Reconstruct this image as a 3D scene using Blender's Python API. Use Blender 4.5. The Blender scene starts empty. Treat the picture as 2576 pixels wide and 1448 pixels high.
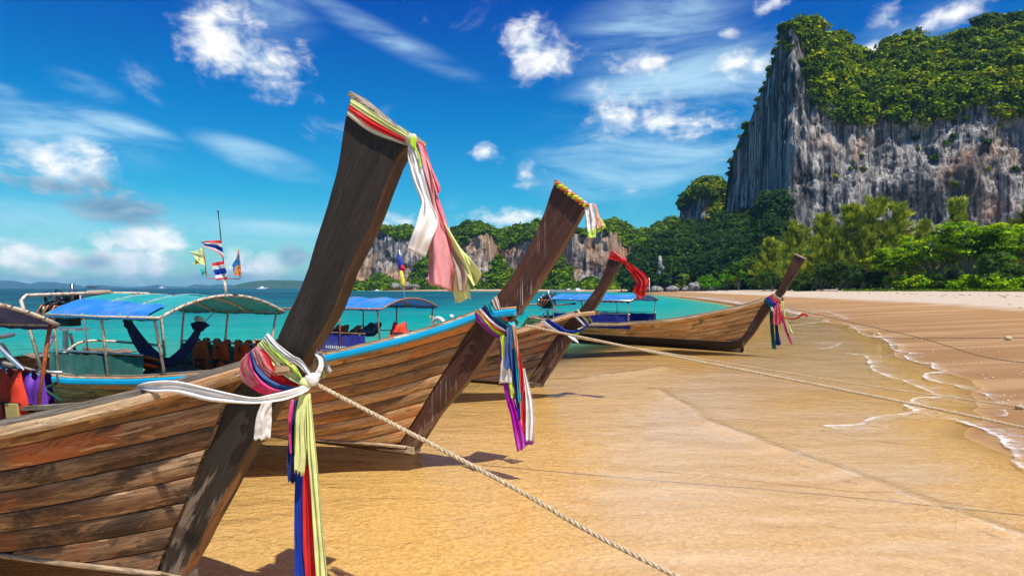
import bpy, math, random
import numpy as np

# ------------------------------------------------------------------ scene, camera, sky, sun, exposure
scene = bpy.context.scene
COL = scene.collection
R = math.radians
random.seed(11)
RNG = np.random.default_rng(11)

EYE = 1.7                      # camera height over the sea (z = 0), metres
F, CX, CY = 1574.2, 1288.0, 724.0   # focal length / centre of the 2576 px wide survey picture

cam_data = bpy.data.cameras.new('camera')
cam_data.lens = 22.0
cam_data.sensor_width = 36.0
cam_data.clip_start = 0.05
cam_data.clip_end = 30000.0
cam = bpy.data.objects.new('camera', cam_data)
cam.location = (0, 0, EYE)
cam.rotation_euler = (R(90), 0, 0)
COL.objects.link(cam)
scene.camera = cam

SUN_EL, SUN_AZ = R(62), R(146)      # azimuth clockwise from +Y (looking direction): from the right
sun_vec = (math.sin(SUN_AZ) * math.cos(SUN_EL), math.cos(SUN_AZ) * math.cos(SUN_EL), math.sin(SUN_EL))
sd = bpy.data.lights.new('sun', 'SUN')
sd.energy = 4.0
sd.angle = R(0.53)
sd.color = (1.0, 0.95, 0.86)
sun = bpy.data.objects.new('sun', sd)
from mathutils import Vector, Matrix
sun.rotation_euler = Vector(sun_vec).to_track_quat('Z', 'Y').to_euler()
sun.location = (30, -10, 80)
COL.objects.link(sun)

scene.view_settings.view_transform = 'Standard'
scene.view_settings.look = 'None'
scene.view_settings.exposure = 0.74
scene.view_settings.gamma = 1.0
scene.view_settings.use_curve_mapping = False
scene.cycles.max_bounces = 6
scene.cycles.diffuse_bounces = 3
scene.cycles.glossy_bounces = 2
scene.cycles.transparent_max_bounces = 10
scene.cycles.use_adaptive_sampling = True
scene.cycles.adaptive_threshold = 0.02
scene.cycles.adaptive_min_samples = 24
scene.cycles.volume_bounces = 0
scene.cycles.use_denoising = True
scene.cycles.sample_clamp_indirect = 6.0


# ------------------------------------------------------------------ node helpers
def nd(nt, typ, props=None, **ins):
    n = nt.nodes.new(typ)
    for k, v in (props or {}).items():
        setattr(n, k, v)
    for k, v in ins.items():
        key = int(k[1:]) if k[0] == 'i' and k[1:].isdigit() else k.replace('_', ' ')
        sock = n.inputs[key]
        if hasattr(v, 'outputs'):
            v = v.outputs[0]
        if isinstance(v, bpy.types.NodeSocket):
            nt.links.new(v, sock)
        else:
            if isinstance(v, (tuple, list)) and len(v) == 3 and sock.type == 'RGBA':
                v = (*v, 1.0)
            sock.default_value = v
    return n


def mth(nt, op, a, b=0.0, c=None, clamp=False):
    n = nd(nt, 'ShaderNodeMath', {'operation': op, 'use_clamp': clamp}, i0=a, i1=b)
    if c is not None:
        if isinstance(c, (int, float)):
            n.inputs[2].default_value = c
        else:
            nt.links.new(c.outputs[0] if hasattr(c, 'outputs') else c, n.inputs[2])
    return n


def smooth(nt, x, lo, hi, a=0.0, b=1.0):
    n = nd(nt, 'ShaderNodeMapRange', {'interpolation_type': 'SMOOTHSTEP'})
    nt.links.new(x.outputs[0] if hasattr(x, 'outputs') else x, n.inputs[0])
    n.inputs[1].default_value, n.inputs[2].default_value = lo, hi
    n.inputs[3].default_value, n.inputs[4].default_value = a, b
    return n


def mixc(nt, fac, a, b, blend='MIX'):
    n = nt.nodes.new('ShaderNodeMix')
    n.data_type = 'RGBA'
    n.blend_type = blend
    for sock, v in ((n.inputs[0], fac), (n.inputs[6], a), (n.inputs[7], b)):
        if hasattr(v, 'outputs'):
            v = v.outputs[2] if v.bl_idname == 'ShaderNodeMix' else v.outputs[0]
        if isinstance(v, bpy.types.NodeSocket):
            nt.links.new(v, sock)
        else:
            sock.default_value = (*v, 1.0) if isinstance(v, (tuple, list)) and len(v) == 3 else v
    return n


def out(n):
    return n.outputs[2] if n.bl_idname == 'ShaderNodeMix' else n.outputs[0]


def ramp(nt, x, stops, interp='LINEAR'):
    n = nt.nodes.new('ShaderNodeValToRGB')
    nt.links.new(x.outputs[0] if hasattr(x, 'outputs') else x, n.inputs[0])
    cr = n.color_ramp
    cr.interpolation = interp
    while len(cr.elements) < len(stops):
        cr.elements.new(0.5)
    for e, (p, c) in zip(cr.elements, stops):
        e.position = p
        e.color = (*c, 1) if len(c) == 3 else c
    return n


def noise(nt, vec, scale, detail=5.0, rough=0.55, dist=0.0):
    n = nd(nt, 'ShaderNodeTexNoise', Scale=scale, Detail=detail, Roughness=rough, Distortion=dist)
    if vec is not None:
        nt.links.new(vec.outputs[0] if hasattr(vec, 'outputs') else vec, n.inputs['Vector'])
    return n


def mapping(nt, vec, scale=(1, 1, 1), loc=(0, 0, 0), rot=(0, 0, 0)):
    n = nd(nt, 'ShaderNodeMapping')
    nt.links.new(vec.outputs[0] if hasattr(vec, 'outputs') else vec, n.inputs[0])
    n.inputs['Location'].default_value = loc
    n.inputs['Rotation'].default_value = rot
    n.inputs['Scale'].default_value = scale
    return n


# ------------------------------------------------------------------ world: Nishita sky with fair-weather clouds
world = bpy.data.worlds.new('World')
scene.world = world
world.use_nodes = True
wn = world.node_tree
wn.nodes.clear()
sky = nd(wn, 'ShaderNodeTexSky', {'sky_type': 'NISHITA', 'sun_disc': False})
sky.sun_elevation = SUN_EL
sky.sun_rotation = SUN_AZ
sky.altitude = 0
sky.air_density = 1.0
sky.dust_density = 0.6
sky.ozone_density = 3.0
tc = nd(wn, 'ShaderNodeTexCoord')
sep = nd(wn, 'ShaderNodeSeparateXYZ')
wn.links.new(tc.outputs['Generated'], sep.inputs[0])
az = mth(wn, 'ARCTAN2', sep.outputs[0], sep.outputs[1])
el = mth(wn, 'ARCSINE', sep.outputs[2])
ae = nd(wn, 'ShaderNodeCombineXYZ', i0=az, i1=el)
# cloud noise in direction space; finer and flatter towards the horizon
n_big = noise(wn, mapping(wn, ae, (14, 24, 1)), 1.0, 8, 0.56, 0.5)
n_fine = noise(wn, mapping(wn, ae, (46, 66, 1), (3.1, 1.7, 0)), 1.0, 6, 0.55, 0.4)
n_wisp = noise(wn, mapping(wn, ae, (3.0, 15, 1), (5.3, 2.2, 0), (0, 0, R(-14))), 1.0, 8, 0.62, 0.6)


def puff(px, py, rx, ry, rot=0.0, amp=1.0):
    a0, e0 = math.atan2(px - CX, F), math.atan2(CY - py, math.hypot(F, px - CX))
    k = math.cos(a0) / F * math.cos(e0)
    m = nd(wn, 'ShaderNodeMapping', {'vector_type': 'TEXTURE'})
    wn.links.new(ae.outputs[0], m.inputs[0])
    m.inputs['Location'].default_value = (a0, e0, 0)
    m.inputs['Rotation'].default_value = (0, 0, R(-rot))
    m.inputs['Scale'].default_value = (rx * k * 1.35, ry * k * 1.35, 1)
    ln = nd(wn, 'ShaderNodeVectorMath', {'operation': 'LENGTH'})
    wn.links.new(m.outputs[0], ln.inputs[0])
    return mth(wn, 'MULTIPLY_ADD', ln.outputs['Value'], -amp, amp)


def puffs(lst):
    acc = None
    for p in lst:
        q = puff(*p)
        acc = q if acc is None else mth(wn, 'SMOOTH_MAX', acc, q, 0.12)
    return acc


white = puffs([(560, 95, 95, 70), (640, 145, 125, 60, 18), (520, 60, 55, 40),
               (1335, 115, 70, 62), (1385, 150, 75, 42, 12), (1850, 158, 50, 30), (1915, 160, 32, 22),
               (1330, 445, 30, 30, 0, .7), (1585, 478, 26, 24, 0, .7), (1230, 382, 34, 22, 0, .75),
               (355, 606, 92, 36, 0, 1.6), (345, 662, 95, 42, 0, 1.6), (640, 668, 66, 40, 0, 1.3), (40, 638, 66, 38, 0, 1.2),
               (170, 655, 70, 26), (1540, 290, 85, 42, -8, .8), (1660, 300, 70, 50, 20, .75), (1490, 215, 40, 34, 0, .7),
               (1745, 310, 75, 28, -12, .75), (1610, 160, 70, 26, 0, .7), (1290, 552, 90, 26, 0, .9),
               (60, 400, 90, 44, 12, .9), (160, 440, 100, 42, 8, .9), (245, 420, 62, 48, 20, .9),
               (1000, 556, 60, 22, 0, .7), (2410, 30, 90, 24, -12, .8), (2225, 42, 40, 24, 0, .75), (2215, 125, 46, 24, 0, .75),
               (1835, 80, 28, 15, 0, .7), (1930, 18, 40, 15, -12, .8), (440, 690, 90, 20, 0, .5), (80, 690, 80, 18, 0, .5)])
grey = puffs([(300, 528, 105, 40, 4, 1.3), (230, 520, 70, 20, 6), (150, 470, 120, 24, 4, .9), (245, 465, 70, 26, 0, .9),
              (740, 645, 42, 26), (560, 695, 120, 14, 0, .9), (240, 660, 60, 22, 0, .8)])
wisp = puffs([(660, 400, 130, 32, 14), (1680, 310, 300, 150, -16, 1.5), (300, 315, 120, 28, 14), (210, 215, 70, 24, 12),
              (20, 232, 40, 16, 10), (620, 575, 260, 22, 0), (980, 100, 220, 26, 20, .7), (150, 330, 200, 60, 10, .8),
              (2300, 130, 300, 80, -20, .9), (640, 20, 140, 60, 10, .9), (1640, 70, 200, 90, -10, .8), (300, 600, 500, 90, 0, .6)])
nb = mth(wn, 'MULTIPLY_ADD', n_big.outputs[0], 2.4, -1.2)
nf = mth(wn, 'MULTIPLY_ADD', n_fine.outputs[0], 1.3, -0.65)
edge = mth(wn, 'ADD', nb, nf)
a_white = smooth(wn, mth(wn, 'MULTIPLY_ADD', edge, 0.8, white), -0.06, 1.05, 0, .93)
a_grey = smooth(wn, mth(wn, 'MULTIPLY_ADD', edge, 0.8, grey), 0.05, 0.80, 0, .85)
wsp = mth(wn, 'MULTIPLY', smooth(wn, wisp, -0.15, 0.7), smooth(wn, n_wisp.outputs[0], 0.34, 0.72))
# loose small fair-weather clouds everywhere in the sky, same kind as the placed ones
n_all = noise(wn, mapping(wn, ae, (5.2, 9, 1), (8.4, 4.4, 0)), 1.0, 9, 0.62, 0.4)
a_all = smooth(wn, n_all.outputs[0], 0.60, 0.86, 0, 0.7)
hz = smooth(wn, el, 0.0, 0.30, 1.0, 0.0)
# colour: deepen the blue overhead, keep a pale turquoise band at the horizon
grad = ramp(wn, mth(wn, 'DIVIDE', el, R(30), clamp=True), [(0.0, (.40, .74, .74)), (0.10, (.30, .70, .72)), (0.27, (.07, .60, .74)), (0.50, (.006, .46, .78)), (0.80, (.004, .25, .76)), (1.0, (.004, .19, .70))])
base = mixc(wn, 1.0, sky, grad, 'MULTIPLY')
c1 = mixc(wn, mth(wn, 'MULTIPLY', wsp, 0.75), base, (3.6, 5.4, 6.4))
c2 = mixc(wn, a_all, c1, (5.2, 5.9, 6.4))
shade = smooth(wn, mth(wn, 'ADD', n_big.outputs[0], mth(wn, 'MULTIPLY', n_fine.outputs[0], 0.25)), 0.42, 0.82)
wc = mixc(wn, shade, (3.6, 4.6, 5.4), (7.6, 7.4, 7.1))
c3 = mixc(wn, a_white, c2, wc)
gc = mixc(wn, shade, (0.8, 1.7, 2.7), (2.6, 3.4, 4.2))
c4 = mixc(wn, a_grey, c3, gc)
bg = nd(wn, 'ShaderNodeBackground', Strength=0.10)
wn.links.new(out(c4), bg.inputs[0])
wo = nd(wn, 'ShaderNodeOutputWorld')
wn.links.new(bg.outputs[0], wo.inputs[0])


# ------------------------------------------------------------------ geometry helpers
def U(px, py, Y):
    """survey picture position at real distance Y -> world point"""
    return np.array([(px - CX) / F * Y, Y, EYE - (py - CY) / F * Y])


def G(px, py, z=0.0):
    Y = (EYE - z) * F / (py - CY)
    return np.array([(px - CX) / F * Y, Y, z])


def hash3(ix, iy, iz, seed):
    h = (ix * 374761393 + iy * 668265263 + iz * 2147483647 + seed * 1274126177) & 0xffffffff
    h = ((h ^ (h >> 13)) * 1274126177) & 0xffffffff
    h = ((h ^ (h >> 16)) * 2246822519) & 0xffffffff
    return ((h ^ (h >> 15)) & 0xffffff) / float(0xffffff)


def vnoise(P, seed=0):
    P = np.asarray(P, float)
    i = np.floor(P).astype(np.int64)
    f = P - i
    f = f * f * (3 - 2 * f)
    r = 0
    for dx in (0, 1):
        for dy in (0, 1):
            for dz in (0, 1):
                w = (f[..., 0] if dx else 1 - f[..., 0]) * (f[..., 1] if dy else 1 - f[..., 1]) * (f[..., 2] if dz else 1 - f[..., 2])
                r = r + w * hash3(i[..., 0] + dx, i[..., 1] + dy, i[..., 2] + dz, seed)
    return r * 2 - 1


def fbm(P, octaves=4, seed=0, gain=0.5):
    P = np.asarray(P, float)
    a, s, r = 1.0, 1.0, 0
    for k in range(octaves):
        r = r + a * vnoise(P * s, seed + k * 17)
        a *= gain
        s *= 2.03
    return r


def link(o, parent=None):
    COL.objects.link(o)
    if parent is not None:
        o.parent = parent
    return o


def mk(name, V, Fc, mat, parent=None, smooth_=False, tint=None, attr=None, mats=None, midx=None):
    """one mesh object from arrays; Fc an (n,k) array or a list of index tuples"""
    me = bpy.data.meshes.new(name)
    V = np.asarray(V, dtype=np.float32).reshape(-1, 3)
    if isinstance(Fc, np.ndarray):
        n, k = Fc.shape
        me.vertices.add(len(V))
        me.vertices.foreach_set('co', V.ravel())
        me.loops.add(n * k)
        me.loops.foreach_set('vertex_index', Fc.astype(np.int32).ravel())
        me.polygons.add(n)
        me.polygons.foreach_set('loop_start', np.arange(0, n * k, k, dtype=np.int32))
        me.update(calc_edges=True)
    else:
        me.from_pydata(V.tolist(), [], [tuple(f) for f in Fc])
    for m in (mats or [mat]):
        me.materials.append(m)
    if midx is not None:
        me.polygons.foreach_set('material_index', np.asarray(midx, dtype=np.int32))
    if smooth_:
        me.polygons.foreach_set('use_smooth', np.ones(len(me.polygons), dtype=bool))
    if tint is not None:
        a = me.attributes.new('tint', 'FLOAT_COLOR', 'POINT')
        t = np.ones((len(V), 4), dtype=np.float32)
        t[:, :3] = tint
        a.data.foreach_set('color', t.ravel())
    for nme, arr in (attr or {}).items():
        a = me.attributes.new(nme, 'FLOAT', 'POINT')
        a.data.foreach_set('value', np.asarray(arr, dtype=np.float32))
    me.validate(clean_customdata=False)
    me.update()
    return link(bpy.data.objects.new(name, me), parent)


def grid_faces(nu, nv, close_u=False, base=0):
    i = np.arange(nu if close_u else nu - 1)
    j = np.arange(nv - 1)
    I, J = np.meshgrid(i, j, indexing='ij')
    a = I * nv + J
    b = ((I + 1) % nu) * nv + J
    return np.stack([a, b, b + 1, a + 1], -1).reshape(-1, 4) + base


class MB:
    """collects pieces of ONE part"""
    def __init__(self):
        self.v, self.f, self.n = [], [], 0

    def add(self, V, Fs):
        V = np.asarray(V, float).reshape(-1, 3)
        self.v.append(V)
        self.f += [tuple(int(i) + self.n for i in f) for f in Fs]
        self.n += len(V)
        return self

    def box(self, c, s, rot=None, taper=1.0):
        c, s = np.asarray(c, float), np.asarray(s, float) / 2
        V = np.array([[x, y, z] for z in (-1, 1) for y in (-1, 1) for x in (-1, 1)], float)
        V[4:, :2] *= taper
        V = V * s
        if rot is not None:
            V = V @ np.array(rot).T
        return self.add(V + c, [(0, 2, 3, 1), (4, 5, 7, 6), (0, 1, 5, 4), (2, 6, 7, 3), (0, 4, 6, 2), (1, 3, 7, 5)])

    def tube(self, pts, r, seg=8, cap=True):
        pts = np.asarray(pts, float)
        n = len(pts)
        r = np.broadcast_to(np.asarray(r, float), (n,))
        T = np.gradient(pts, axis=0)
        T /= np.linalg.norm(T, axis=1)[:, None] + 1e-9
        up = np.array([0, 0, 1.0]) if abs(T[0][2]) < 0.9 else np.array([1.0, 0, 0])
        V = []
        N = np.cross(T[0], up)
        for i in range(n):
            N = N - T[i] * N.dot(T[i])
            N /= np.linalg.norm(N) + 1e-9
            B = np.cross(T[i], N)
            a = np.arange(seg) * 2 * math.pi / seg
            V.append(pts[i] + r[i] * (np.cos(a)[:, None] * N + np.sin(a)[:, None] * B))
        V = np.concatenate(V)
        fs = [(i * seg + j, i * seg + (j + 1) % seg, (i + 1) * seg + (j + 1) % seg, (i + 1) * seg + j)
              for i in range(n - 1) for j in range(seg)]
        if cap:
            fs += [tuple(range(seg))[::-1], tuple((n - 1) * seg + j for j in range(seg))]
        return self.add(V, fs)

    def lathe(self, prof, c=(0, 0, 0), axis='z', seg=12):
        V = []
        for (r, h) in prof:
            for j in range(seg):
                a = 2 * math.pi * j / seg
                p = (r * math.cos(a), r * math.sin(a), h)
                if axis == 'x':
                    p = (p[2], p[0], p[1])
                if axis == 'y':
                    p = (p[0], p[2], p[1])
                V.append(p)
        n = len(prof)
        fs = [(i * seg + j, i * seg + (j + 1) % seg, (i + 1) * seg + (j + 1) % seg, (i + 1) * seg + j)
              for i in range(n - 1) for j in range(seg)]
        fs += [tuple(range(seg))[::-1], tuple((n - 1) * seg + j for j in range(seg))]
        return self.add(np.array(V) + np.asarray(c, float), fs)

    def blob(self, c, r, seed=0, amp=0.25, nu=10, nv=7, freq=1.3):
        th = np.linspace(0, 2 * math.pi, nu, endpoint=False)
        ph = np.linspace(0.02, math.pi - 0.02, nv)
        A, B = np.meshgrid(th, ph, indexing='ij')
        D = np.stack([np.cos(A) * np.sin(B), np.sin(A) * np.sin(B), np.cos(B)], -1).reshape(-1, 3)
        k = 1 + amp * fbm(D * freq + seed * 7.3, 3, seed)
        return self.add(D * k[:, None] * np.asarray(r, float) + np.asarray(c, float), grid_faces(nu, nv, True))

    def build(self, name, mat, parent=None, smooth_=False, bevel=0.0):
        o = mk(name, np.concatenate(self.v), self.f, mat, parent, smooth_)
        if bevel:
            b = o.modifiers.new('bevel', 'BEVEL')
            b.width = bevel
            b.segments = 2
            b.limit_method = 'ANGLE'
            b.angle_limit = R(40)
        return o


def tag(o, label=None, cat=None, group=None, kind=None):
    for k, v in (('label', label), ('category', cat), ('group', group), ('kind', kind)):
        if v is not None:
            o[k] = v
    return o


def empty(name, loc=(0, 0, 0), rz=0.0, parent=None):
    o = bpy.data.objects.new(name, None)
    o.empty_display_size = 0.2
    o.location = tuple(float(c) for c in loc)
    o.rotation_euler = (0, 0, rz)
    return link(o, parent)


def resample(pts, n):
    pts = np.asarray(pts, float)
    if len(pts) > 2:      # smooth with Catmull-Rom
        P = np.vstack([2 * pts[0] - pts[1], pts, 2 * pts[-1] - pts[-2]])
        dense = []
        for i in range(1, len(P) - 2):
            t = np.linspace(0, 1, 12, endpoint=False)[:, None]
            p0, p1, p2, p3 = P[i - 1], P[i], P[i + 1], P[i + 2]
            dense.append(0.5 * (2 * p1 + (p2 - p0) * t + (2 * p0 - 5 * p1 + 4 * p2 - p3) * t ** 2 + (3 * p1 - p0 - 3 * p2 + p3) * t ** 3))
        pts = np.vstack(dense + [P[-2:-1]])
    d = np.concatenate([[0], np.cumsum(np.linalg.norm(np.diff(pts, axis=0), axis=1))])
    s = np.linspace(0, d[-1], n)
    return np.stack([np.interp(s, d, pts[:, k]) for k in range(pts.shape[1])], -1)


# ------------------------------------------------------------------ materials
MATS = {}


def newmat(name):
    m = bpy.data.materials.new(name)
    m.use_nodes = True
    nt = m.node_tree
    b = nt.nodes['Principled BSDF']
    MATS[name] = m
    return m, nt, b


def bump(nt, b, h, strength=0.3, dist=0.02):
    n = nd(nt, 'ShaderNodeBump', Strength=strength, Distance=dist)
    nt.links.new(h.outputs[0] if hasattr(h, 'outputs') else h, n.inputs['Height'])
    nt.links.new(n.outputs[0], b.inputs['Normal'])
    return n


def wood(name, dark, mid, light, stain=(0.03, 0.02, 0.014), stain_lo=0.53, red=None, drips=None, drip_lo=0.64, rough=0.75, bmp=0.5, spec=0.3, rnd=9.0, tilt=0.0, gc=False, peel=None):
    m, nt, b = newmat(name)
    t = nd(nt, 'ShaderNodeTexCoord')
    oi = nd(nt, 'ShaderNodeObjectInfo')
    off = nd(nt, 'ShaderNodeVectorMath', {'operation': 'MULTIPLY_ADD'})
    nt.links.new(oi.outputs['Random'], off.inputs[0])
    off.inputs[1].default_value = (rnd, rnd * .7, rnd * .4)
    if gc:
        ga = nd(nt, 'ShaderNodeAttribute', {'attribute_name': 'grain'})
        nt.links.new(ga.outputs['Vector'], off.inputs[2])
    else:
        nt.links.new(t.outputs['Object'], off.inputs[2])
    if tilt:
        off = mapping(nt, off, (1, 1, 1), (0, 0, 0), (0, R(tilt), 0))
    g1 = noise(nt, mapping(nt, off, (1.1, 9, 10)), 1.0, 9, 0.62, 0.4)
    g2 = noise(nt, mapping(nt, off, (5, 60, 75)), 1.0, 4, 0.6, 0.2)
    blot = noise(nt, mapping(nt, off, (1, 1.6, 2.2)), 2.1, 10, 0.72, 0.6)
    c = ramp(nt, g1, [(0.28, dark), (0.47, mid), (0.70, light)])
    c = mixc(nt, smooth(nt, g2.outputs[0], 0.35, 0.6, 0.5, 0.0), c, stain)
    if red:
        rb = noise(nt, mapping(nt, off, (1.2, 1.6, 2.6), (3, 5, 1)), 1.3, 5, 0.6)
        c = mixc(nt, smooth(nt, rb.outputs[0], 0.50, 0.66, 0, 0.8), c, red)
    c = mixc(nt, smooth(nt, blot.outputs[0], stain_lo, stain_lo + 0.10, 0, 0.80), c, stain)
    if peel:
        zz = nd(nt, 'ShaderNodeSeparateXYZ', i0=t.outputs['Object'])
        pn = noise(nt, mapping(nt, off, (1.6, 6, 6), (2, 1, 4)), 1.4, 8, 0.68, 0.5)
        pf = smooth(nt, mth(nt, 'ADD', pn.outputs[0], mth(nt, 'MULTIPLY', mth(nt, 'SUBTRACT', peel[0], zz.outputs[2]), peel[1])), 0.52, 0.60, 0, .9)
        c = mixc(nt, pf, c, ramp(nt, g1, [(0.3, tuple(x * .5 for x in peel[2])), (0.65, peel[2])]))
    flk = noise(nt, mapping(nt, off, (9, 40, 55)), 1.0, 8, 0.74)
    sc = noise(nt, mapping(nt, off, (3, 22, 30), (5, 2, 9)), 1.0, 8, 0.72)
    c = mixc(nt, smooth(nt, sc.outputs[0], 0.585, 0.65, 0, 0.6), c, tuple(min(1, x * 1.25) for x in light))
    c = mixc(nt, smooth(nt, flk.outputs[0], 0.555, 0.63, 0, 0.75), c, stain)
    if drips:
        dn = noise(nt, mapping(nt, t.outputs['Object'], (62, 62, .8)), 1.0, 4, 0.6)
        dg = noise(nt, t.outputs['Object'], 1.7, 3, 0.5)
        f = mth(nt, 'MULTIPLY', smooth(nt, dn.outputs[0], drip_lo, drip_lo + 0.06), smooth(nt, dg.outputs[0], 0.50, 0.66))
        c = mixc(nt, mth(nt, 'MULTIPLY', f, 0.5), c, drips)
    rv = mth(nt, 'MULTIPLY_ADD', oi.outputs['Random'], 0.45, 0.78)
    hs = nd(nt, 'ShaderNodeHueSaturation', Fac=1.0, Value=rv)
    nt.links.new(out(c), hs.inputs['Color'])
    nt.links.new(hs.outputs[0], b.inputs['Base Color'])
    b.inputs['Roughness'].default_value = rough
    b.inputs['Specular IOR Level'].default_value = spec
    hgt = mth(nt, 'ADD', mth(nt, 'MULTIPLY', g1.outputs[0], 0.7), mth(nt, 'ADD', g2.outputs[0], mth(nt, 'MULTIPLY', flk.outputs[0], 0.6)))
    bump(nt, b, hgt, bmp, 0.012)
    return m


def plain(name, col, rough=0.6, metal=0.0, var=0.25, scale=8.0, dirt=None, spec=0.5, bmp=0.1, coat=0.0):
    m, nt, b = newmat(name)
    t = nd(nt, 'ShaderNodeTexCoord')
    n = noise(nt, t.outputs['Object'], scale, 6, 0.6)
    dk = tuple(c * (1 - var) for c in col)
    lt = tuple(min(1, c * (1 + var * .6)) for c in col)
    c = ramp(nt, n, [(0.3, dk), (0.7, lt)])
    if dirt:
        n2 = noise(nt, t.outputs['Object'], scale * 2.7, 6, 0.65, 0.4)
        c = mixc(nt, smooth(nt, n2.outputs[0], 0.50, 0.63, 0, 0.85), c, dirt)
    nt.links.new(out(c), b.inputs['Base Color'])
    b.inputs['Roughness'].default_value = rough
    b.inputs['Metallic'].default_value = metal
    b.inputs['Specular IOR Level'].default_value = spec
    if coat:
        b.inputs['Coat Weight'].default_value = coat
    bump(nt, b, n, bmp, 0.01)
    return m


def cloth(name, col, trans=0.35, var=0.28):
    m, nt, b = newmat(name)
    t = nd(nt, 'ShaderNodeTexCoord')
    n = noise(nt, t.outputs['Object'], 7.0, 4, 0.6)
    wv = noise(nt, t.outputs['Object'], 260.0, 2, 0.5)
    fold = noise(nt, mapping(nt, t.outputs['Object'], (16, 16, 5)), 1.0, 4, 0.5, 0.5)
    c = ramp(nt, n, [(0.3, tuple(x * (1 - var) for x in col)), (0.65, col)])
    fd = noise(nt, t.outputs['Object'], 2.6, 5, 0.65, 0.4)
    lum = sum(col) / 3
    c = mixc(nt, smooth(nt, fd.outputs[0], 0.45, 0.75, 0, 0.45), c, tuple(min(.95, x * .55 + lum * .45 + .10) for x in col))
    nt.links.new(out(c), b.inputs['Base Color'])
    b.inputs['Roughness'].default_value = 0.85
    b.inputs['Specular IOR Level'].default_value = 0.2
    b.inputs['Sheen Weight'].default_value = 0.15
    bump(nt, b, mth(nt, 'ADD', mth(nt, 'MULTIPLY', wv.outputs[0], 0.12), fold), 0.30, 0.012)
    tr = nd(nt, 'ShaderNodeBsdfTranslucent')
    nt.links.new(out(c), tr.inputs[0])
    mx = nd(nt, 'ShaderNodeMixShader', i0=trans, i1=b, i2=tr)
    nt.links.new(mx.outputs[0], nt.nodes['Material Output'].inputs[0])
    return m


def leafmat(name, trans=0.3, rough=0.5, gain=1.0):
    m, nt, b = newmat(name)
    a = nd(nt, 'ShaderNodeAttribute', {'attribute_name': 'tint'})
    c = nd(nt, 'ShaderNodeHueSaturation', Fac=1.0, Value=gain, Saturation=1.05)
    nt.links.new(a.outputs['Color'], c.inputs['Color'])
    nt.links.new(c.outputs[0], b.inputs['Base Color'])
    b.inputs['Roughness'].default_value = rough
    b.inputs['Specular IOR Level'].default_value = 0.04
    tr = nd(nt, 'ShaderNodeBsdfTranslucent')
    t2 = mixc(nt, 0.5, c, (0.20, 0.30, 0.03))
    nt.links.new(out(t2), tr.inputs[0])
    mx = nd(nt, 'ShaderNodeMixShader', i0=trans, i1=b, i2=tr)
    nt.links.new(mx.outputs[0], nt.nodes['Material Output'].inputs[0])
    return m


def rockmat(name, warm=0.5, pale=0.5, scale=1.0, dark=0.5):
    m, nt, b = newmat(name)
    t = nd(nt, 'ShaderNodeTexCoord')
    P = t.outputs['Object']
    st = noise(nt, mapping(nt, P, (.52 * scale, .52 * scale, .010 * scale)), 1.0, 8, 0.66, 0.12)
    st2 = noise(nt, mapping(nt, P, (.62 * scale, .62 * scale, .011 * scale), (4, 9, 2)), 1.0, 6, 0.62, 0.10)
    pt = noise(nt, mapping(nt, P, (.035 * scale, .035 * scale, .03 * scale)), 1.0, 5, 0.55, 0.5)
    gr = noise(nt, P, 1.1 * scale, 8, 0.65)
    c = ramp(nt, st, [(0.39, (.025, .028, .036)), (0.46, (.14, .14, .15)), (0.53, (.34, .315, .29)), (0.62, (.66, .61, .55))])
    wc_ = ramp(nt, st2, [(0.32, (.20, .085, .035)), (0.46, (.52, .26, .11)), (0.64, (.78, .54, .33))])
    c = mixc(nt, smooth(nt, pt.outputs[0], 0.62 - 0.24 * warm, 0.80 - 0.24 * warm, 0, 0.75), c, wc_)
    c = mixc(nt, smooth(nt, st2.outputs[0], 0.74 - 0.14 * pale, 0.82 - 0.14 * pale, 0, 0.75), c, (.74, .76, .80))
    pd = noise(nt, mapping(nt, P, (.06 * scale, .06 * scale, .045 * scale), (7, 3, 5)), 1.0, 6, 0.6, 0.6)
    c = mixc(nt, smooth(nt, pd.outputs[0], 0.66 - 0.16 * dark, 0.76 - 0.16 * dark, 0, 0.7), c, (.035, .04, .048))
    c = mixc(nt, smooth(nt, gr.outputs[0], 0.40, 0.62, 0.30, 0.0), c, (.03, .03, .03))
    nt.links.new(out(c), b.inputs['Base Color'])
    b.inputs['Roughness'].default_value = 0.9
    b.inputs['Specular IOR Level'].default_value = 0.2
    bump(nt, b, mth(nt, 'ADD', mth(nt, 'MULTIPLY', st.outputs[0], 2.2), mth(nt, 'MULTIPLY', gr.outputs[0], .45)), 0.9, 1.5 / scale)
    return m


wood('hull_wood_dark', (.060, .026, .012), (.22, .11, .048), (.50, .33, .18), stain_lo=0.50, red=(.34, .085, .020), drips=(.035, .02, .012), gc=True)
wood('hull_wood_tan', (.13, .055, .020), (.43, .22, .080), (.70, .45, .21), stain_lo=0.565, red=(.52, .19, .05), drips=(.05, .025, .014), drip_lo=0.60, gc=True)
wood('hull_wood_grey', (.08, .045, .025), (.24, .15, .085), (.42, .29, .18), stain_lo=0.51, red=(.38, .14, .05), drips=(.03, .02, .014), gc=True)
wood('hull_wood_gold', (.15, .07, .025), (.52, .31, .12), (.74, .52, .26), stain_lo=0.55, red=(.54, .18, .05), drips=(.05, .025, .012), gc=True)
wood('stem_black', (.016, .012, .009), (.028, .020, .014), (.045, .033, .024), stain=(.010, .008, .006), stain_lo=0.58, drips=(.13, .12, .11), drip_lo=0.63, rough=0.6, spec=0.3, tilt=60, peel=(.62, .26, (.26, .19, .13)))
wood('stem_peeled', (.04, .03, .022), (.13, .095, .065), (.28, .22, .165), stain=(.02, .015, .012), stain_lo=0.50, red=(.26, .10, .03), rough=0.7, tilt=62)
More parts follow.
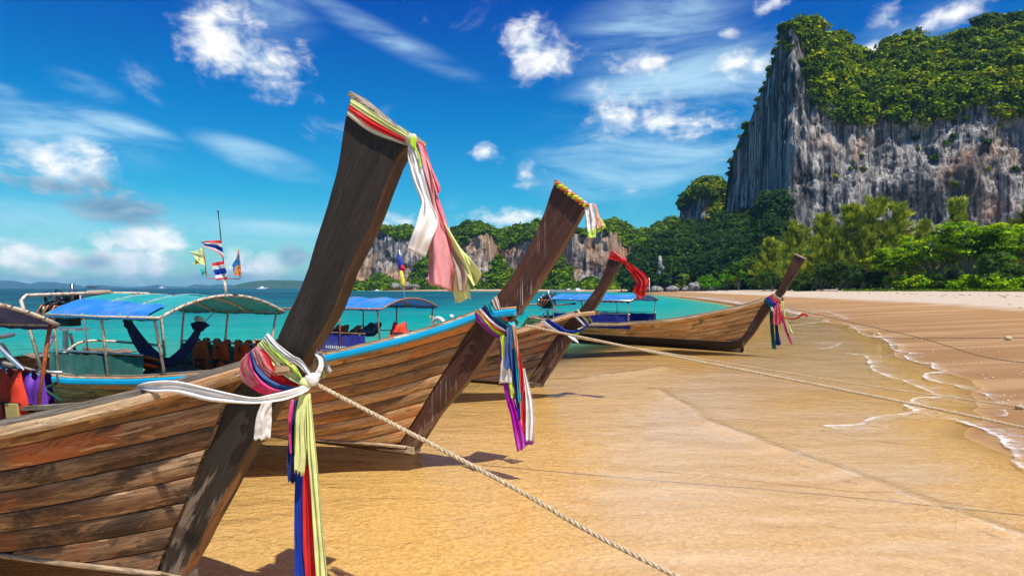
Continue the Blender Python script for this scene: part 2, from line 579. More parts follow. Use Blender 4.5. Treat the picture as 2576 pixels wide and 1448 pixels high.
wood('stem_brown', (.035, .013, .008), (.070, .024, .012), (.12, .048, .024), stain=(.02, .010, .007), stain_lo=0.60, drips=(.62, .56, .50), drip_lo=0.565, rough=0.55, spec=0.4, tilt=56, peel=(.42, .3, (.24, .15, .09)))
wood('stem_face', (.05, .025, .014), (.12, .060, .032), (.26, .145, .08), stain_lo=0.58, rough=0.6, tilt=58)
wood('stem_face_dark', (.022, .014, .009), (.055, .032, .02), (.15, .085, .05), stain_lo=0.60, rough=0.6, tilt=60, peel=(.75, .3, (.34, .16, .07)))
wood('rail_wood', (.20, .11, .05), (.52, .34, .18), (.80, .62, .40), stain_lo=0.60, red=(.46, .20, .06), gc=True)
wood('rail_grey', (.08, .065, .05), (.27, .22, .165), (.52, .44, .34), stain_lo=0.55, gc=True)
wood('pale_keel', (.16, .10, .05), (.40, .28, .16), (.58, .46, .31), stain_lo=0.60)
wood('bottom_dark', (.012, .008, .006), (.03, .018, .012), (.06, .034, .022), stain_lo=0.62)
wood('inner_wood', (.09, .055, .03), (.26, .17, .095), (.48, .36, .23), stain_lo=0.6)
plain('blue_paint', (.003, .36, .64), 0.4, var=0.12, dirt=None, scale=6)
plain('blue_paint_dull', (.01, .17, .36), 0.5, var=0.2, scale=6)
plain('nail', (.10, .05, .025), 0.6, .4)
plain('pipe_cream', (.62, .52, .38), 0.35, 0.0, var=.15, scale=9, dirt=(.22, .10, .04))
plain('pipe_rust', (.40, .10, .03), 0.6, 0.0, var=.3, scale=14, dirt=(.66, .16, .03))
plain('pipe_steel', (.55, .55, .56), 0.3, 0.8, var=.15, scale=9)
plain('pipe_brown', (.30, .13, .07), 0.5, 0.0, var=.3, scale=12, dirt=(.55, .42, .30))
plain('engine_black', (.022, .022, .024), 0.35, 0.5, var=.4, scale=30, spec=.6)
plain('engine_metal', (.30, .30, .31), 0.3, 0.9, var=.3, scale=20)
plain('engine_copper', (.42, .15, .05), 0.5, 0.3, var=.3, scale=20)
plain('tiller_orange', (.62, .27, .05), 0.5, var=.2, scale=14)
plain('tiller_red', (.34, .07, .03), 0.5, var=.3, scale=14)
plain('rubber_black', (.014, .014, .015), 0.6, var=.2)
plain('white_plastic', (.78, .76, .70), 0.5, var=.08)
plain('jacket_orange_shade', (1.0, .095, .022), 0.75, var=.18, scale=5, spec=.25, bmp=.3)  # orange base colour lifted to offset the canopy shade on these jackets
plain('jacket_orange_pale', (1.0, .13, .035), 0.8, var=.25, scale=5, spec=.25, bmp=.3)
plain('jacket_red_sun', (.82, .065, .028), 0.75, var=.25, scale=5, spec=.25, bmp=.3)  # redder orange, base colour kept darker for the jackets taken as sunlit
plain('jacket_grey', (.13, .13, .14), 0.8, var=.25, scale=5, spec=.25, bmp=.3)
plain('jacket_purple', (.13, .03, .32), 0.5, var=.25, scale=5, bmp=.3)
plain('strap_black', (.012, .012, .013), 0.7, var=.2)
plain('print_dark', (.04, .03, .045), 0.8, var=.1)
plain('patch_yellow', (.62, .48, .16), 0.6, var=.15)
plain('rope_tan', (.52, .40, .24), 0.85, var=.3, scale=40, dirt=(.22, .15, .08), bmp=.4)
plain('rope_dark', (.20, .15, .09), 0.85, var=.3, scale=40, bmp=.4)
plain('net_navy', (.012, .020, .09), 0.85, var=.35, scale=30, bmp=.6)
plain('float_tan', (.46, .38, .22), 0.7, var=.25, scale=14)
cloth('tarp_teal', (.004, .33, .32), 0.10)
cloth('tarp_green', (.002, .17, .125), 0.12, .45)
cloth('tarp_blue', (.010, .21, .62), 0.12)
cloth('tarp_navy', (.012, .025, .28), 0.12, .3)
cloth('tarp_violet', (.05, .04, .14), 0.15, .3)
cloth('tarp_red', (.66, .03, .02), 0.2)
cloth('tarp_indigo', (.035, .035, .36), 0.12, .35)
for nme, colr in dict(white=(.95, .91, .84), ivory=(.82, .74, .54), lime=(.56, .86, .02), paleyellow=(.88, .92, .36), red=(.78, .022, .022), pink=(.86, .16, .22),
                      rose=(.84, .33, .33), hotpink=(.85, .05, .26), royal=(.006, .045, .42), navy=(.010, .022, .16), slate=(.05, .13, .36), steel=(.015, .12, .42),
                      teal=(.0, .42, .48), purple=(.36, .045, .42), magenta=(.52, .004, .46), peach=(.84, .42, .26), coral=(.84, .16, .06), tan=(.52, .38, .27),
                      green=(.0, .075, .055), orange=(.90, .30, .05), sky=(.01, .24, .55), yellow=(.90, .68, .10), aqua=(.02, .48, .46), beige=(.66, .52, .42)).items():
    cloth('cloth_' + nme, colr, 0.22 if nme in ('white', 'ivory', 'lime', 'paleyellow', 'rose', 'pink', 'yellow') else 0.18)
leafmat('leaf_jungle', 0.25, .5, 1.12)
leafmat('leaf_beach', 0.35, .5, 1.35)
leafmat('leaf_needle', 0.30, .6, 1.3)
rockmat('rock_cliff', .34, .66, 1.0, .78)
rockmat('rock_far', .80, .62, 0.8, .35)
rockmat('rock_shore', .30, -1.0, 4.0, 1.0)
plain('bark', (.16, .12, .085), 0.9, var=.4, scale=6, bmp=.5)
plain('bark_grey', (.24, .21, .17), 0.9, var=.4, scale=6, bmp=.5)
plain('far_forest', (.018, .050, .045), 0.95, var=.4, scale=.006, spec=0.05)
plain('mid_forest', (.035, .075, .028), 0.95, var=.4, scale=.05, spec=0.05)
plain('hill_soil', (.020, .032, .014), 0.95, var=.4, scale=.3, spec=0.05)
plain('boat_white', (.80, .80, .78), 0.4, var=.05)


# ------------------------------------------------------------------ the setting: sand, sea, foam
SHORE = np.array([(0.5, -60), (1.6, -20), (2.6, -6), (3.5, 0), (4.8, 5.6), (7.0, 9.1), (8.6, 12.5), (10.6, 17.2), (12.9, 22), (15.2, 29), (19, 42), (23.5, 64),
                  (30, 105), (36, 150), (43, 205), (47, 243), (40, 285), (14, 300), (-40, 338), (-92, 378), (-112, 430), (-90, 520), (60, 900)], float)
SHORE = resample(SHORE, 160)
LAND = np.vstack([SHORE, [(3000, 1500), (6000, 0), (3000, -2500), (200, -400)]])


def shore_dist(X, Y):
    """signed distance to the waterline: positive on land"""
    P = np.stack([X, Y], -1).reshape(-1, 2)
    best = np.full(len(P), 1e9)
    for i in range(len(SHORE) - 1):
        a, b = SHORE[i], SHORE[i + 1]
        d = b - a
        t = np.clip(((P - a) @ d) / (d @ d), 0, 1)
        q = a + t[:, None] * d
        best = np.minimum(best, np.hypot(*(P - q).T))
    ins = np.zeros(len(P), bool)
    L = LAND
    for i in range(len(L)):
        (x1, y1), (x2, y2) = L[i], L[(i + 1) % len(L)]
        c = ((y1 > P[:, 1]) != (y2 > P[:, 1]))
        with np.errstate(divide='ignore', invalid='ignore'):
            xc = (x2 - x1) * (P[:, 1] - y1) / (y2 - y1 + 1e-12) + x1
        ins ^= c & (P[:, 0] < xc)
    return np.where(ins, best, -best).reshape(X.shape)


def ground_z(X, Y, D=None):
    X, Y = np.asarray(X, float), np.asarray(Y, float)
    D = shore_dist(X, Y) if D is None else D
    D = D + .55 * fbm(np.stack([X * .42, Y * .42, X * 0 + 3.3], -1), 3, 8) * np.clip(1 - np.abs(D) / 8, 0, 1)
    P = np.stack([X * .25, Y * .25, X * 0], -1)
    wob = fbm(P, 3, 5)
    land = 1.85 * (1 - np.exp(-np.maximum(D, 0) * .040 / 1.85 * 1.15)) + np.clip(D, 0, 6) / 6 * .03 * wob
    sea_ = np.where(D > -6, .028 * D, -.168 + .11 * (D + 6))
    return np.where(D > 0, land, np.maximum(sea_, -6.5))


def sgrid(n, ext, k, c):
    u = np.linspace(-1, 1, n)
    return c + ext / math.sinh(k) * np.sinh(u * k)


m, nt, b = newmat('sand')
g = nd(nt, 'ShaderNodeNewGeometry')
P = g.outputs['Position']
sp = nd(nt, 'ShaderNodeSeparateXYZ', i0=P)
n1 = noise(nt, P, 0.5, 6, 0.6, 0.4)
n2 = noise(nt, P, 90.0, 3, 0.7)
n3 = noise(nt, P, 26.0, 4, 0.65)
nsp = noise(nt, P, 46.0, 2, 0.5)
wet = ramp(nt, n3, [(0.3, (.50, .26, .068)), (0.5, (.69, .40, .125)), (0.72, (.84, .56, .24))])
wet = mixc(nt, smooth(nt, n2.outputs[0], 0.40, 0.62, 0.40, 0.0), wet, (.36, .17, .04))
wet = mixc(nt, smooth(nt, nsp.outputs[0], 0.66, 0.72, 0, 0.7), wet, (.82, .66, .42))
damp = mixc(nt, n3, (.25, .125, .038), (.36, .19, .062))
strk = noise(nt, mapping(nt, P, (.10, .9, 1), (0, 0, 0), (0, 0, R(14))), 1.0, 5, 0.6, 0.3)
damp = mixc(nt, smooth(nt, strk.outputs[0], 0.42, 0.66, 0.0, 0.65), damp, (.47, .29, .13))
dry = mixc(nt, n3, (.42, .32, .22), (.56, .455, .34))
dry = mixc(nt, smooth(nt, noise(nt, mapping(nt, P, (.35, 1.3, 1)), 1.0, 6, 0.7).outputs[0], 0.56, 0.68, 0, 0.5), dry, (.34, .235, .14))
h1 = mth(nt, 'MULTIPLY_ADD', n1.outputs[0], 0.22, sp.outputs[2])
c = mixc(nt, smooth(nt, mth(nt, 'MULTIPLY_ADD', n3.outputs[0], .012, sp.outputs[2]), -0.008, 0.016), wet, damp)
c = mixc(nt, smooth(nt, h1, 0.52, 0.64), c, dry)
nt.links.new(out(c), b.inputs['Base Color'])
rg = smooth(nt, h1, 0.12, 0.55, 0.5, 0.95)
nt.links.new(rg.outputs[0], b.inputs['Roughness'])
b.inputs['Specular IOR Level'].default_value = 0.4
foot = noise(nt, mapping(nt, P, (2.2, 2.2, 2.2)), 1.0, 4, 0.6)
fdry = mth(nt, 'MULTIPLY', mth(nt, 'MULTIPLY', foot.outputs[0], 3.0), smooth(nt, h1, 0.5, 0.75))
ripw = noise(nt, mapping(nt, P, (1.6, 7, 1), (0, 0, 0), (0, 0, R(26))), 1.0, 3, 0.5, 0.3)
# water-worked ripple net on the sea bed
wpn = noise(nt, P, 1.6, 4, 0.6)
wv_ = nd(nt, 'ShaderNodeVectorMath', {'operation': 'MULTIPLY_ADD'})
nt.links.new(wpn.outputs['Color'], wv_.inputs[0]); wv_.inputs[1].default_value = (.9, .9, 0); nt.links.new(P, wv_.inputs[2])
vo = nd(nt, 'ShaderNodeTexVoronoi', {'feature': 'DISTANCE_TO_EDGE'}, Scale=2.6)
nt.links.new(mapping(nt, wv_, (1, 1.5, 0)).outputs[0], vo.inputs['Vector'])
net = mth(nt, 'MULTIPLY', smooth(nt, vo.outputs['Distance'], 0.0, 0.11, 1.0, 0.0), smooth(nt, sp.outputs[2], -0.02, 0.0, 0.40, 0.0))
bump(nt, b, mth(nt, 'ADD', net, mth(nt, 'ADD', mth(nt, 'ADD', mth(nt, 'MULTIPLY', n3.outputs[0], 0.45), mth(nt, 'MULTIPLY', ripw.outputs[0], 0.3)), fdry)), 0.5, 0.03)

gx, gy = sgrid(400, 9000, 9.2, 3.0), sgrid(400, 9000, 9.2, 7.0)
X, Y = np.meshgrid(gx, gy, indexing='ij')
Z = ground_z(X, Y)
o = mk('sand_beach', np.stack([X, Y, Z], -1), grid_faces(400, 400), MATS['sand'], smooth_=True)
tag(o, kind='structure')

# sea: clear over the shallows, turquoise where it deepens
m, nt, b = newmat('sea_water')
g = nd(nt, 'ShaderNodeNewGeometry')
P = g.outputs['Position']
at = nd(nt, 'ShaderNodeAttribute', {'attribute_name': 'shore'})      # metres offshore
dist = at.outputs['Fac']
wob = noise(nt, P, 0.35, 4, 0.6, 0.6)
d2 = mth(nt, 'MULTIPLY_ADD', wob.outputs[0], 3.4, mth(nt, 'SUBTRACT', dist, 1.7))
opac = smooth(nt, d2, 7.4, 12.6, 0.0, 0.97)
big = noise(nt, mapping(nt, P, (.05, .16, 1)), 1.0, 5, 0.6, 0.5)
c = ramp(nt, mth(nt, 'DIVIDE', d2, 600.0, clamp=True), [(0.010, (.34, .34, .12)), (0.018, (.07, .30, .20)), (0.05, (.003, .32, .275)), (0.12, (.002, .23, .245)), (0.33, (.001, .075, .125)), (1.0, (.001, .035, .085))])
c = mixc(nt, smooth(nt, big.outputs[0], 0.40, 0.66, 0.0, 0.28), c, (.06, .34, .24))
nt.links.new(out(c), b.inputs['Base Color'])
b.inputs['Roughness'].default_value = 0.16
b.inputs['IOR'].default_value = 1.33
w1 = noise(nt, mapping(nt, P, (.55, 1.7, 1), (0, 0, 0), (0, 0, R(8))), 1.0, 5, 0.55, 0.4)
w2 = noise(nt, mapping(nt, P, (3.6, 9.0, 1), (0, 0, 0), (0, 0, R(27))), 1.0, 5, 0.62, 0.9)
w3 = noise(nt, mapping(nt, P, (.09, .22, 1)), 1.0, 3, 0.5)
# small ripples near the beach, longer chop offshore
near = smooth(nt, dist, 4.0, 14.0, 1.0, 0.0)
far_h = mth(nt, 'ADD', mth(nt, 'MULTIPLY', w1.outputs[0], 0.52), mth(nt, 'ADD', mth(nt, 'MULTIPLY', w2.outputs[0], 0.10), mth(nt, 'MULTIPLY', w3.outputs[0], 0.9)))
w4 = noise(nt, mapping(nt, P, (2.4, 3.4, 1), (0, 0, 0), (0, 0, R(27))), 1.0, 5, 0.6, 0.8)
near_h = mth(nt, 'ADD', mth(nt, 'MULTIPLY', w2.outputs[0], 0.007), mth(nt, 'MULTIPLY', w4.outputs[0], 0.017))
hh = mth(nt, 'ADD', mth(nt, 'MULTIPLY', far_h, mth(nt, 'SUBTRACT', 1.0, near)), mth(nt, 'MULTIPLY', near_h, near))
bp = nd(nt, 'ShaderNodeBump', Strength=1.0, Distance=1.0)
nt.links.new(hh.outputs[0], bp.inputs['Height'])
nt.links.new(bp.outputs[0], b.inputs['Normal'])
fr = nd(nt, 'ShaderNodeFresnel', IOR=1.33)
nt.links.new(bp.outputs[0], fr.inputs['Normal'])
gl = nd(nt, 'ShaderNodeBsdfGlossy', Roughness=0.04)
nt.links.new(bp.outputs[0], gl.inputs['Normal'])
tr = nd(nt, 'ShaderNodeBsdfTransparent', Color=(.93, .965, .95))
clear = nd(nt, 'ShaderNodeMixShader', i0=fr, i1=tr, i2=gl)
# swash: pale sky sheen painted into the thin water's colour, in long streaks
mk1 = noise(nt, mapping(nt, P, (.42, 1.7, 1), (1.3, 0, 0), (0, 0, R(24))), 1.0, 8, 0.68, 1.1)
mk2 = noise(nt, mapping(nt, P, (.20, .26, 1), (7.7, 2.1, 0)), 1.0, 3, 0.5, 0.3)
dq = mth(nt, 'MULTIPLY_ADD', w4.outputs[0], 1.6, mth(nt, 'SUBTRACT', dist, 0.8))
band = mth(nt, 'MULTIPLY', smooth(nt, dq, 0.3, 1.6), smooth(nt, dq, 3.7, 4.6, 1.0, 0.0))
sheen_fac = mth(nt, 'MULTIPLY', mth(nt, 'MULTIPLY', smooth(nt, mk1.outputs[0], 0.34, 0.68, .40, 1.0), smooth(nt, mk2.outputs[0], 0.30, 0.52, .25, 1.0)), mth(nt, 'MULTIPLY', band, 0.34))
painted_sheen = nd(nt, 'ShaderNodeBsdfDiffuse', Color=(.78, .64, .47, 1))
ms = nd(nt, 'ShaderNodeMixShader', i0=fr, i1=painted_sheen, i2=gl)
clear = nd(nt, 'ShaderNodeMixShader', i0=sheen_fac, i1=clear, i2=ms)
# deeper water: scattered turquoise light under a choppy surface whose waves keep the mirror share low
body = nd(nt, 'ShaderNodeBsdfDiffuse')
nt.links.new(out(c), body.inputs['Color'])
nt.links.new(bp.outputs[0], body.inputs['Normal'])
gl2 = nd(nt, 'ShaderNodeBsdfGlossy', Roughness=0.18)
nt.links.new(bp.outputs[0], gl2.inputs['Normal'])
deep = nd(nt, 'ShaderNodeMixShader', i0=mth(nt, 'MINIMUM', mth(nt, 'MULTIPLY', fr, 0.75), 0.18), i1=body, i2=gl2)
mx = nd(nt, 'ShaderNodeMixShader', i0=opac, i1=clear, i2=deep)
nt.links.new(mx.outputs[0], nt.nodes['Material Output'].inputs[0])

Z8 = lambda x, y: (1366 + x * .5284, 683 + y * .5284)
RIDGE = resample([G(*Z8(*p))[:2] for p in ((540, 570), (600, 612), (690, 655), (740, 705), (850, 752), (960, 792), (1100, 850), (1300, 922), (1500, 992), (1700, 1070), (1900, 1150), (2290, 1290))], 40)
RIDGE2 = resample([G(*Z8(*p))[:2] for p in ((240, 505), (400, 488), (520, 468), (575, 452))], 12)
gx, gy = sgrid(560, 9000, 9.6, 2.0), sgrid(560, 9000, 9.6, 6.5)
X, Y = np.meshgrid(gx, gy, indexing='ij')
D = shore_dist(X, Y)
amp = np.clip(-D / 14, 0, 1)
Zw = .035 * amp * fbm(np.stack([X * .35, Y * .8, X * 0], -1), 3, 3) * np.clip(60 / (np.hypot(X, Y) + 1), 0, 1)
for rid, hgt in ((RIDGE, .05), (RIDGE2, .04)):
    best = np.full(X.shape, 1e9)
    for a, bb in zip(rid[:-1], rid[1:]):
        d = bb - a
        t = np.clip(((X - a[0]) * d[0] + (Y - a[1]) * d[1]) / (d @ d), 0, 1)
        best = np.minimum(best, np.hypot(X - a[0] - t * d[0], Y - a[1] - t * d[1]))
    Zw += hgt * np.exp(-(best / .16) ** 2)
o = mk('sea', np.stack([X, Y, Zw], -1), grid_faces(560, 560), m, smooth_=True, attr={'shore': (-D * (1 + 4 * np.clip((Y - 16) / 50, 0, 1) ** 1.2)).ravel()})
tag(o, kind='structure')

# foam
m, nt, b = newmat('foam')
g = nd(nt, 'ShaderNodeNewGeometry')
fn = noise(nt, g.outputs['Position'], 9.0, 7, 0.75)
fa = nd(nt, 'ShaderNodeAttribute', {'attribute_name': 'core'})
fn2 = noise(nt, g.outputs['Position'], 42.0, 4, 0.7)
fn3 = noise(nt, g.outputs['Position'], 1.7, 3, 0.5)
al0 = smooth(nt, mth(nt, 'ADD', mth(nt, 'ADD', mth(nt, 'MULTIPLY', fn.outputs[0], .55), mth(nt, 'MULTIPLY', fn2.outputs[0], .45)), mth(nt, 'MULTIPLY', fa.outputs['Fac'], 0.34)), 0.56, 0.86, 0, .85)
al = mth(nt, 'MULTIPLY', al0, smooth(nt, fn3.outputs[0], 0.36, 0.60, 0.25, 1.0))
b.inputs['Base Color'].default_value = (.86, .84, .80, 1)
b.inputs['Roughness'].default_value = 0.6
tr = nd(nt, 'ShaderNodeBsdfTransparent')
mx = nd(nt, 'ShaderNodeMixShader', i0=al, i1=tr, i2=b)
nt.links.new(mx.outputs[0], nt.nodes['Material Output'].inputs[0])


def foam_line(px_pts, wid, core=.8, n=140, seed=0, z8=True):
    pts = np.array([G(*(Z8(*p) if z8 else p))[:2] for p in px_pts])
    pts = resample(pts, n)
    pts = pts + .04 * np.stack([fbm(np.stack([pts[:, 0] * 2.2, pts[:, 1] * 2.2, pts[:, 0] * 0 + seed], -1), 4, 31), fbm(np.stack([pts[:, 0] * 2.2, pts[:, 1] * 2.2, pts[:, 0] * 0 + seed], -1), 4, 57)], -1)
    T = np.gradient(pts, axis=0)
    T /= np.linalg.norm(T, axis=1)[:, None] + 1e-9
    N = np.stack([T[:, 1], -T[:, 0]], -1)
    w = wid * (1.0 + .6 * fbm(np.stack([np.linspace(0, n / 5, n), np.zeros(n) + seed, np.zeros(n)], -1), 3, 9))
    offs = np.array([-.3, 0, .6, 5.0])
    V, C = [], []
    for k, of in enumerate(offs):
        q = pts - N * (of * w)[:, None]
        z = np.maximum(ground_z(q[:, 0], q[:, 1]), 0.024) + .006
        V.append(np.concatenate([q, z[:, None]], -1))
        C.append(np.full(n, (0.0, core, core * .5, 0.0)[k]))
    V = np.stack(V, 1).reshape(-1, 3)
    return V, grid_faces(n, 4), np.stack(C, 1).ravel()


FO = [([(1590, 310), (1640, 335), (1660, 365), (1700, 385), (1745, 390), (1720, 410), (1760, 430), (1810, 445), (1850, 440), (1860, 465), (1900, 480), (1840, 490), (1820, 510), (1870, 530), (1950, 545), (2000, 565), (2050, 575), (2110, 595), (2140, 620), (2165, 634)], .10, .9),
      ([(1420, 250), (1470, 262), (1520, 300), (1590, 318)], .13, .8),
      ([(1100, 252), (1190, 258), (1300, 246), (1362, 238), (1300, 226), (1190, 214)], .16, .8),
      ([(1150, 192), (1206, 196), (1160, 205)], .22, .8),
      ([(1290, 372), (1370, 368), (1418, 347), (1380, 340), (1300, 346)], .10, .7),
      ([(1440, 392), (1540, 408), (1562, 462), (1640, 502), (1705, 522), (1800, 556), (1862, 586), (1884, 604), (1790, 610), (1722, 640), (1772, 668), (1690, 688), (1560, 706), (1480, 735), (1340, 742)], .12, .8),
      ([(1960, 716), (2050, 706), (2150, 698), (2205, 692), (2216, 668)], .07, .7),
      ([(1960, 716), (2060, 748), (2130, 784), (2166, 800), (2190, 838), (2228, 858), (2250, 892), (2270, 938), (2300, 960), (2360, 1010)], .11, .85),
      ([(540, 570), (600, 612), (690, 655), (740, 705), (850, 752), (960, 792), (1100, 850), (1300, 922), (1500, 992), (1700, 1070), (1900, 1150), (2290, 1290)], .05, .62),
      ([(1020, 808), (1150, 860), (1300, 922)], .03, .45),
      ([(240, 505), (400, 488), (520, 468), (575, 452)], .06, .62),
      ([(1740, 385), (1600, 410), (1500, 418)], .05, .6),
      ([(1310, 190), (1360, 200), (1420, 222), (1460, 230)], .25, .7)]
V, Fs, Cc, nb_ = [], [], [], 0
for i, (p, w, cr) in enumerate(FO):
    v, f, c_ = foam_line(p, w, cr, 150, i)
    V.append(v); Fs.append(f + nb_); Cc.append(c_); nb_ += len(v)
for p, w in (([(1640, 742.0), (1700, 744.5), (1760, 750), (1830, 759), (1880, 768)], .9), ([(1880, 768), (1960, 780), (2010, 792)], .45)):
    v, f, c_ = foam_line(p, w, 1.0, 120, 40, False)
    V.append(v); Fs.append(f + nb_); Cc.append(c_); nb_ += len(v)
o = mk('sea_foam', np.concatenate(V), np.concatenate(Fs), MATS['foam'], attr={'core': np.concatenate(Cc)})
tag(o, 'thin white lacy foam left by the wavelets on the wet sand', 'foam', kind='stuff')

# shell grit washed up on the wet sand
b_ = MB()
for k in range(240):
    t_ = random.random()
    px, py = Z8(random.uniform(1350, 2290), random.uniform(200, 640))
    q = G(px, py)
    z = float(ground_z(q[0], q[1]))
    if z > .006:
        q = G(px, py, z)
        s = random.uniform(.008, .03)
        b_.blob((q[0], q[1], z + s * .2), (s, s * random.uniform(.5, 1), s * .4), k, .3, 6, 4)
o = b_.build('shell_grit', plain('shell', (.62, .52, .40), .7, var=.3), None, True)
tag(o, 'scattered pale shell bits on the wet brown sand', 'shells', kind='stuff')


# leaf litter on the dry sand
b_ = MB()
for k in range(170):
    px = random.uniform(1950, 2600)
    py = random.uniform(735, 778)
    q = G(px, py, .9)
    z = float(ground_z(q[0], q[1]))
    if z > .45:
        q = G(px, py, min(z, 1.55))
        z = float(ground_z(q[0], q[1]))
        s = random.uniform(.05, .16)
        b_.blob((q[0], q[1], z + s * .15), (s * 1.6, s * random.uniform(.4, 1), s * .25), k, .4, 6, 4)
o = b_.build('leaf_litter', plain('litter', (.10, .06, .03), .9, var=.4), None, True)
tag(o, 'scattered brown leaf litter and husks on the dry sand', 'litter', kind='stuff')


# ------------------------------------------------------------------ cliffs and hills
def line_at(line, px):
    l = np.asarray(line, float)
    return np.interp(px, l[:, 0], l[:, 1])


def massif(name, sil, rim, ywall, yback, mat, nu=160, nw=70, ns=30, rib=3.0, ribf=.22, bulge=0.0, base_py=735.0, seed=0, lean=0.0, rough=1.0, rimlift=0.0, rimnoise=0.0):
    """rock wall from the ground to the rim line, then a slope up and back to the skyline, and a back face"""
    pxs = np.linspace(sil[0][0], sil[-1][0], nu)
    pr, ps = line_at(rim, pxs) + rimlift, line_at(sil, pxs)
    pr = np.maximum(pr + rimnoise * fbm(np.stack([pxs * .022, pxs * 0 + seed, pxs * 0], -1), 4, seed + 40), ps + 2)
    Yw, Yb = line_at(ywall, pxs), line_at(yback, pxs)
    rows = []
    for k in range(nw):
        t = k / (nw - 1)
        Yk = Yw + lean * t - bulge * np.sin(t * math.pi)
        zr = EYE - (pr - CY) / F * (Yw + lean)
        z = -2 + (zr + 2) * t
        rows.append(np.stack([(pxs - CX) / F * Yk, Yk, z], -1))
    zr = rows[-1][:, 2]
    zs = EYE - (ps - CY) / F * Yb
    for k in range(1, ns):
        t = k / (ns - 1)
        Yk = Yw + lean + (Yb - Yw - lean) * t
        z = zr + (zs - zr) * t ** .8
        rows.append(np.stack([(pxs - CX) / F * Yk, Yk, z], -1))
    for t in (.35, .7, 1.0):
        Yk = Yb + 60 * t
        rows.append(np.stack([(pxs - CX) / F * Yk, Yk, zs * (1 - t) - 2 * t], -1))
    V = np.stack(rows, 1)
    Q = V.reshape(-1, 3)
    inside = np.ones((nu, len(rows)))
    inside[:, 0] *= 1
    nz = fbm(np.stack([Q[:, 0] * ribf, Q[:, 1] * ribf, Q[:, 2] * ribf * .12], -1), 4, seed, .55)
    nz2 = fbm(Q * ribf * .28, 3, seed + 5)
    nz3 = fbm(Q * ribf * 2.2, 2, seed + 9)
    disp = (rib * nz + rib * 2.0 * nz2 + rib * .35 * nz3).reshape(nu, -1) * rough
    w = np.ones(len(rows))
    w[nw:] = .45
    w[-2:] = 0
    V[:, :, 1] -= disp * w
    V[:, :, 0] -= .25 * disp * w
    o = mk(name, V.reshape(-1, 3), grid_faces(nu, len(rows)), mat, smooth_=True)
    return o, V, nw, ns


def leaf_cloud(C, Rd, per, size, cols, up=.5, shell=.75, seed=0, aspect=.75, lump=.35, lift=.15):
    """leafy crowns: per[i] little leaf faces spread through ellipsoid i"""
    rg = np.random.default_rng(seed)
    C, Rd = np.asarray(C, float), np.asarray(Rd, float)
    per = np.broadcast_to(np.asarray(per, int), (len(C),))
    idx = np.repeat(np.arange(len(C)), per)
    n = len(idx)
    d = rg.normal(size=(n, 3))
    d /= np.linalg.norm(d, axis=1)[:, None]
    d[:, 2] = np.where((d[:, 2] < -.25) & (rg.random(n) < .7), -d[:, 2], d[:, 2])
    r = shell + (1 - shell) * rg.random(n)
    r *= 1 + lump * fbm(d * 2.1 + idx[:, None] * 3.7, 2, seed)
    deep = rg.random(n) < .18
    r = np.where(deep, r * .65, r)
    p = C[idx] + d * Rd[idx] * r[:, None]
    N = d * .8 + np.array([0, 0, up]) + rg.normal(size=(n, 3)) * .45
    N /= np.linalg.norm(N, axis=1)[:, None]
    a = rg.normal(size=(n, 3))
    T = np.cross(N, a)
    T /= np.linalg.norm(T, axis=1)[:, None] + 1e-9
    B = np.cross(N, T)
    s = (size * (.6 + .8 * rg.random(n)) * (.55 + .9 * rg.random(len(C)))[idx])[:, None]
    T, B = T * s, B * s * aspect
    bend = N * s * .18
    V = np.stack([p - T, p - B + bend, p + T, p + B + bend], 1).reshape(-1, 3)
    cols = np.asarray(cols, float)
    crown = rg.random(len(C))
    f = np.clip(crown[idx] * .75 + rg.normal(size=n) * .16 + .1, 0, .999) * (len(cols) - 1)
    i0 = f.astype(int)
    fr_ = (f - i0)[:, None]
    col = cols[i0] * (1 - fr_) + cols[np.minimum(i0 + 1, len(cols) - 1)] * fr_
    col = col * (.75 + .5 * rg.random(n))[:, None]
    return V, np.arange(n * 4).reshape(-1, 4), np.repeat(col, 4, 0)


def foliage(name, C, Rd, per, size, cols, mat, parent=None, **kw):
    V, f, c = leaf_cloud(C, Rd, per, size, cols, **kw)
    return mk(name, V, f, mat, parent, tint=c)


JUNGLE = [(.012, .030, .004), (.036, .078, .006), (.090, .155, .008), (.20, .255, .010), (.36, .33, .012)]
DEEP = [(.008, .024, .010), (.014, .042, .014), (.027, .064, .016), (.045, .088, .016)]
FARJ = [(.026, .060, .008), (.055, .115, .010), (.11, .19, .012), (.19, .26, .016)]

# the tall cliff on the right
sil = [(1818, 560), (1828, 470), (1840, 400), (1862, 345), (1885, 310), (1905, 255), (1930, 195), (1950, 135), (1966, 84), (2000, 58), (2030, 48), (2050, 78),
       (2066, 102), (2100, 94), (2150, 122), (2180, 138), (2200, 150), (2250, 108), (2300, 98), (2350, 112), (2400, 98), (2430, 80), (2480, 60), (2540, 50), (2600, 52), (2760, 40)]
rim = [(1818, 565), (1828, 480), (1842, 410), (1862, 352), (1885, 316), (1905, 262), (1930, 205), (1950, 150), (1966, 110), (1990, 100), (2010, 130), (2030, 240), (2060, 268),
       (2100, 296), (2160, 308), (2230, 298), (2330, 292), (2420, 288), (2500, 275), (2600, 290), (2760, 300)]
ywall = [(1818, 300), (1860, 285), (1900, 268), (1945, 248), (1965, 238), (2000, 232), (2200, 232), (2400, 222), (2600, 210), (2760, 196)]
yback = [(1818, 304), (1860, 292), (1900, 278), (1945, 256), (1965, 246), (2000, 244), (2040, 256), (2080, 268), (2200, 280), (2400, 276), (2600, 262), (2760, 250)]
cliff, CV, nw, ns = massif('cliff', sil, rim, ywall, yback, MATS['rock_cliff'], 420, 150, 36, rib=1.5, ribf=.26, bulge=0, seed=3, lean=9.0, rimlift=-16, rimnoise=18)
tag(cliff, kind='structure')


